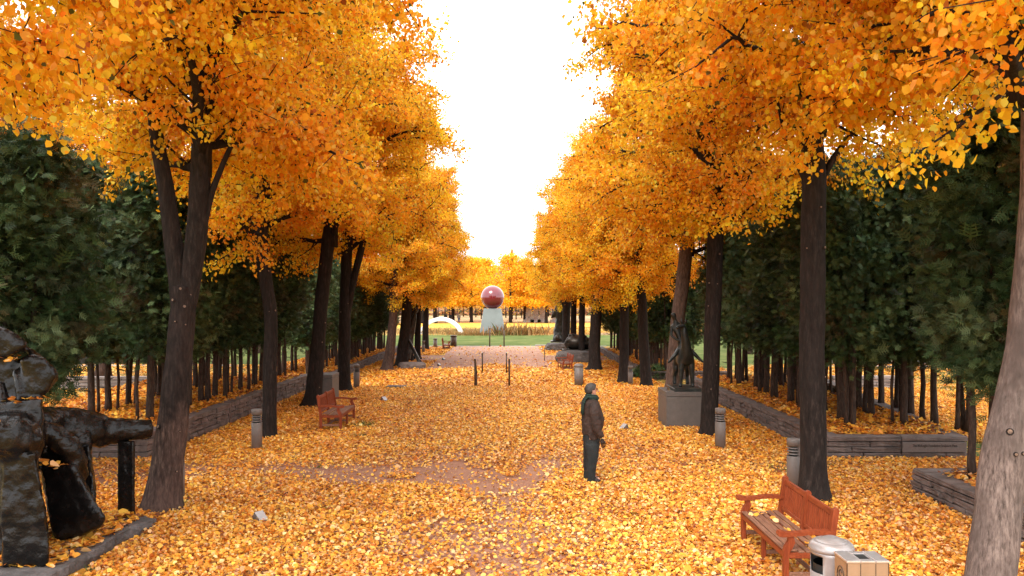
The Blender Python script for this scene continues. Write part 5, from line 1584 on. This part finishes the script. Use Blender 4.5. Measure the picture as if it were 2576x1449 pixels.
jk = m.build('jacket', M['jacket'], man); remesh(jk, .013, ((.16, .035), (.05, .014)), 4)
m = MB()
for s in (-1, 1): hull(m, [Vector(p) for p in ((x_(400), s * .02, z_(285)), (x_(420), s * .035, z_(330)), (x_(405), s * .10, z_(330)), (x_(370), s * .10, z_(285)), (x_(395), s * .06, z_(310)))])
m.build('collar', M['jacket'], jk)
# trousers
m = MB()
m.loft([(x_(320), 0, z_(740), .150, .178), (x_(322), 0, z_(800), .158, .190), (x_(322), 0, z_(870), .150, .192), (x_(320), 0, z_(920), .135, .185)], 24)
for s in (-1, 1):
    m.loft([(x_(292 if s < 0 else 296) + .0, s * .135, z_(1368), .075, .072), (x_(296), s * .135, z_(1330), .078, .075), (x_(296), s * .13, z_(1250), .080, .078), (x_(300), s * .125, z_(1150), .090, .085), (x_(308), s * .12, z_(1050), .104, .092), (x_(318), s * .112, z_(950), .124, .098), (x_(321), s * .105, z_(870), .138, .098)], 20)
tr = m.build('trousers', M['trouser'], man); remesh(tr, .013, ((.22, .03), (.06, .012)), 3)
# shoes
for s in (-1, 1):
    m = MB(); dx = .0 if s < 0 else .02
    m.loft([(x_(345) + dx, s * .13, 0, .125, .048), (x_(346) + dx, s * .13, .022, .130, .050), (x_(336) + dx, s * .13, .05, .108, .044), (x_(318) + dx, s * .13, .085, .072, .042), (x_(308) + dx, s * .13, .115, .055, .040)], 18)
    sh_ = m.build('shoe', M['leather'], man); sh_.rotation_euler = (0, 0, -.12 if s < 0 else .08)
# scarf: wrap and tail down the back
m = MB()
def ring(zc, rx, ry, rt, dx=0): m.tube([(x_(322) + dx + rx * math.cos(a), ry * math.sin(a), zc + .014 * math.cos(a * 1 + 2.6)) for a in np.linspace(0, 2 * PI, 25)], rt, 8)
ring(z_(240), .092, .088, .030); ring(z_(262), .108, .10, .030, .004); ring(z_(280), .10, .105, .022, .012)
sc_ = m.build('scarf', M['scarf'], man)
m = MB()
tail = [(x_(262), z_(240)), (x_(232), z_(270)), (x_(205), z_(330)), (x_(193), z_(400)), (x_(188), z_(475))]
vs = []
for i, (xx, zz) in enumerate(tail):
    w = .07 + .01 * i
    for yy in (-w, -w * .3, w * .3, w): vs.append((xx - .012 + .01 * math.sin(yy * 40 + i), yy - .03, zz))
fs = [(i * 4 + k, i * 4 + k + 1, (i + 1) * 4 + k + 1, (i + 1) * 4 + k) for i in range(len(tail) - 1) for k in range(3)]
m.add(vs, fs, True); tl = m.build('scarf_tail', M['scarf'], sc_); t_ = tl.modifiers.new('s', 'SOLIDIFY'); t_.thickness = .022
# gloved hands: palm and five separate bent fingers
for s in (-1, 1):
    hx, hz = x_(412), z_(775)
    nodes = [(hx, s * .262, hz, .030, .030), (hx + .010, s * .262, hz - .045, .024, .042), (hx + .018, s * .262, hz - .085, .021, .044)]
    edges = [(0, 1), (1, 2)]
    for f_, (dx, L, ry) in enumerate(((.036, .080, .0105), (.013, .092, .011), (-.011, .086, .0105), (-.033, .066, .0095))):
        o = len(nodes); bx = hx + .018 + dx
        nodes += [(bx, s * .262, hz - .095, ry, ry), (bx + .012, s * .258, hz - .095 - L * .45, ry, ry), (bx + .010, s * .246, hz - .095 - L * .78, ry * .95, ry * .95), (bx + .004, s * .236, hz - .095 - L, ry * .8, ry * .8)]
        edges += [(2, o), (o, o + 1), (o + 1, o + 2), (o + 2, o + 3)]
    o = len(nodes)
    nodes += [(hx + .040, s * .255, hz - .045, .014, .014), (hx + .064, s * .25, hz - .078, .012, .012), (hx + .068, s * .245, hz - .112, .010, .010)]
    edges += [(1, o), (o, o + 1), (o + 1, o + 2)]
    skin('glove', nodes, edges, M['leather'], man, 1, root=0)

# ------------------------------------------------------------------ three distant walkers, seen from behind
def walker(px, py, h, coat, legs, label, ph):
    Y = F * (H - LOW) / (py - VY)
    x = gx(px, Y); k = h / 1.75
    rt = thing('person', label, 'person', (x, Y, LOW), ph, 'people walking beyond the pond'); rt.scale = (k, k, k)
    N = [(0, 0, .95, .13, .11), (0, 0, 1.2, .14, .11), (0, 0, 1.40, .13, .10), (0, .02, 1.5, .055, .055), (0, .03, 1.6, .08, .09), (0, .03, 1.70, .065, .07)]
    E = [(i, i + 1) for i in range(5)]
    def ad(n0, pts):
        o = len(N); N.extend(pts); E.append((n0, o)); E.extend((o + i, o + i + 1) for i in range(len(pts) - 1))
    for s in (-1, 1):
        ad(0, [(s * .09, .02 * s, .8, .08, .08), (s * .095, .12 * s, .47, .058, .058), (s * .10, .10 * s - .10, .09, .042, .042), (s * .10, .16 * s, .04, .04, .03)])
        ad(2, [(s * .19, 0, 1.38, .055, .055), (s * .25, -.06 * s, 1.12, .042, .042), (s * .26, .02, .86, .034, .034), (s * .26, .04, .76, .03, .02)])
    skin('body', N, E, M['skin'], rt, 1)
    m = MB(); m.loft([(0, 0, .80, .20, .15), (0, 0, .95, .205, .155), (0, 0, 1.2, .215, .155), (0, 0, 1.38, .215, .14), (0, 0, 1.46, .13, .10), (0, .01, 1.52, .075, .07)], 18)
    for s in (-1, 1): m.tube([(s * .17, 0, 1.40), (s * .25, -.02 * s, 1.2), (s * .28, -.06 * s, 1.08), (s * .27, .03, .84)], [.075, .07, .066, .05], 10)
    j = m.build('coat', M[coat], rt); remesh(j, .03, ((.2, .04),), 1)
    m = MB(); m.loft([(0, 0, .72, .16, .13), (0, 0, .9, .17, .13)], 14)
    for s in (-1, 1): m.tube([(s * .09, .02 * s, .82), (s * .095, .12 * s, .47), (s * .10, .10 * s - .10, .07)], [.105, .088, .07], 10)
    m.build('trousers', M[legs], rt)
    m = MB(); m.ball((0, .015, 1.665), (.092, .10, .098), 14, 10); m.build('hair', M['hair'], rt)
walker(1156 - 2.0, 811, 1.78, 'coat_grey', 'jeans', 'walker in light grey jacket and blue jeans beyond the pond', .1)
walker(1121, 811, 1.75, 'coat_green', 'coat_black', 'walker in dark green coat, farthest from the grey-jacketed one', .25)
walker(1133, 811.5, 1.76, 'coat_black', 'coat_black', 'walker in black coat between the green coat and the grey jacket', -.1)
EXPO = 1.5
DENOISE = True
# ------------------------------------------------------------------ camera, light, sky
cam = bpy.data.cameras.new('camera')
cam.sensor_width = 36.0; cam.lens = F * 36.0 / 2576.0
cam.shift_y = (VY - 724.5) / 2576.0
cam.clip_start = .05; cam.clip_end = 5000
co = bpy.data.objects.new('camera', cam); COL.objects.link(co)
co.location = (0, 0, H); co.rotation_euler = (PI / 2, 0, 0)
SC.camera = co

EL, AZ = math.radians(52), math.radians(205)
w = bpy.data.worlds.new('World'); SC.world = w; w.use_nodes = True
nt = w.node_tree
for n in list(nt.nodes): nt.nodes.remove(n)
sky = nt.nodes.new('ShaderNodeTexSky'); sky.sky_type = 'NISHITA'; sky.sun_disc = False
sky.sun_elevation = EL; sky.sun_rotation = AZ; sky.air_density = 1.0; sky.dust_density = 4.0; sky.ozone_density = 1.0
tc = nt.nodes.new('ShaderNodeTexCoord')
cn = nt.nodes.new('ShaderNodeTexNoise'); cn.inputs['Scale'].default_value = 1.6; cn.inputs['Detail'].default_value = 5
mp = nt.nodes.new('ShaderNodeMapping'); mp.inputs['Scale'].default_value = (1, 1, 2.5)
nt.links.new(tc.outputs['Generated'], mp.inputs[0]); nt.links.new(mp.outputs[0], cn.inputs['Vector'])
cr = nt.nodes.new('ShaderNodeValToRGB')
cr.color_ramp.elements[0].position = .3; cr.color_ramp.elements[0].color = (9.6, 9.75, 10.0, 1)
cr.color_ramp.elements[1].position = .7; cr.color_ramp.elements[1].color = (11.6, 11.7, 11.8, 1)
nt.links.new(cn.outputs[0], cr.inputs[0])
mx = nt.nodes.new('ShaderNodeMix'); mx.data_type = 'RGBA'; mx.inputs[0].default_value = .88     # unbroken cloud over the clear sky
nt.links.new(sky.outputs[0], mx.inputs[6]); nt.links.new(cr.outputs[0], mx.inputs[7])
bg = nt.nodes.new('ShaderNodeBackground'); bg.inputs[1].default_value = .1
nt.links.new(mx.outputs[2], bg.inputs[0])
out = nt.nodes.new('ShaderNodeOutputWorld'); nt.links.new(bg.outputs[0], out.inputs[0])

sd = bpy.data.lights.new('sun', 'SUN'); sd.energy = 1.2; sd.angle = math.radians(25); sd.color = (1.0, .96, .90)
so = bpy.data.objects.new('sun', sd); COL.objects.link(so)
d = Vector((math.sin(AZ) * math.cos(EL), math.cos(AZ) * math.cos(EL), math.sin(EL)))
so.rotation_euler = (-d).to_track_quat('-Z', 'Y').to_euler()
so.location = (0, 0, 40)

SC.render.engine = 'CYCLES'
cy = SC.cycles
cy.max_bounces = 10; cy.diffuse_bounces = 8; cy.glossy_bounces = 3; cy.transmission_bounces = 6; cy.transparent_max_bounces = 8
cy.use_denoising = DENOISE
cy.use_adaptive_sampling = False
try: cy.denoiser = 'OPENIMAGEDENOISE'; cy.denoising_prefilter = 'NONE'; cy.denoising_input_passes = 'RGB_ALBEDO_NORMAL'; cy.denoising_quality = 'HIGH'
except Exception: pass
cy.sample_clamp_indirect = 8.0
SC.view_settings.view_transform = 'Standard'; SC.view_settings.look = 'None'
SC.view_settings.exposure = EXPO; SC.view_settings.gamma = 1.0
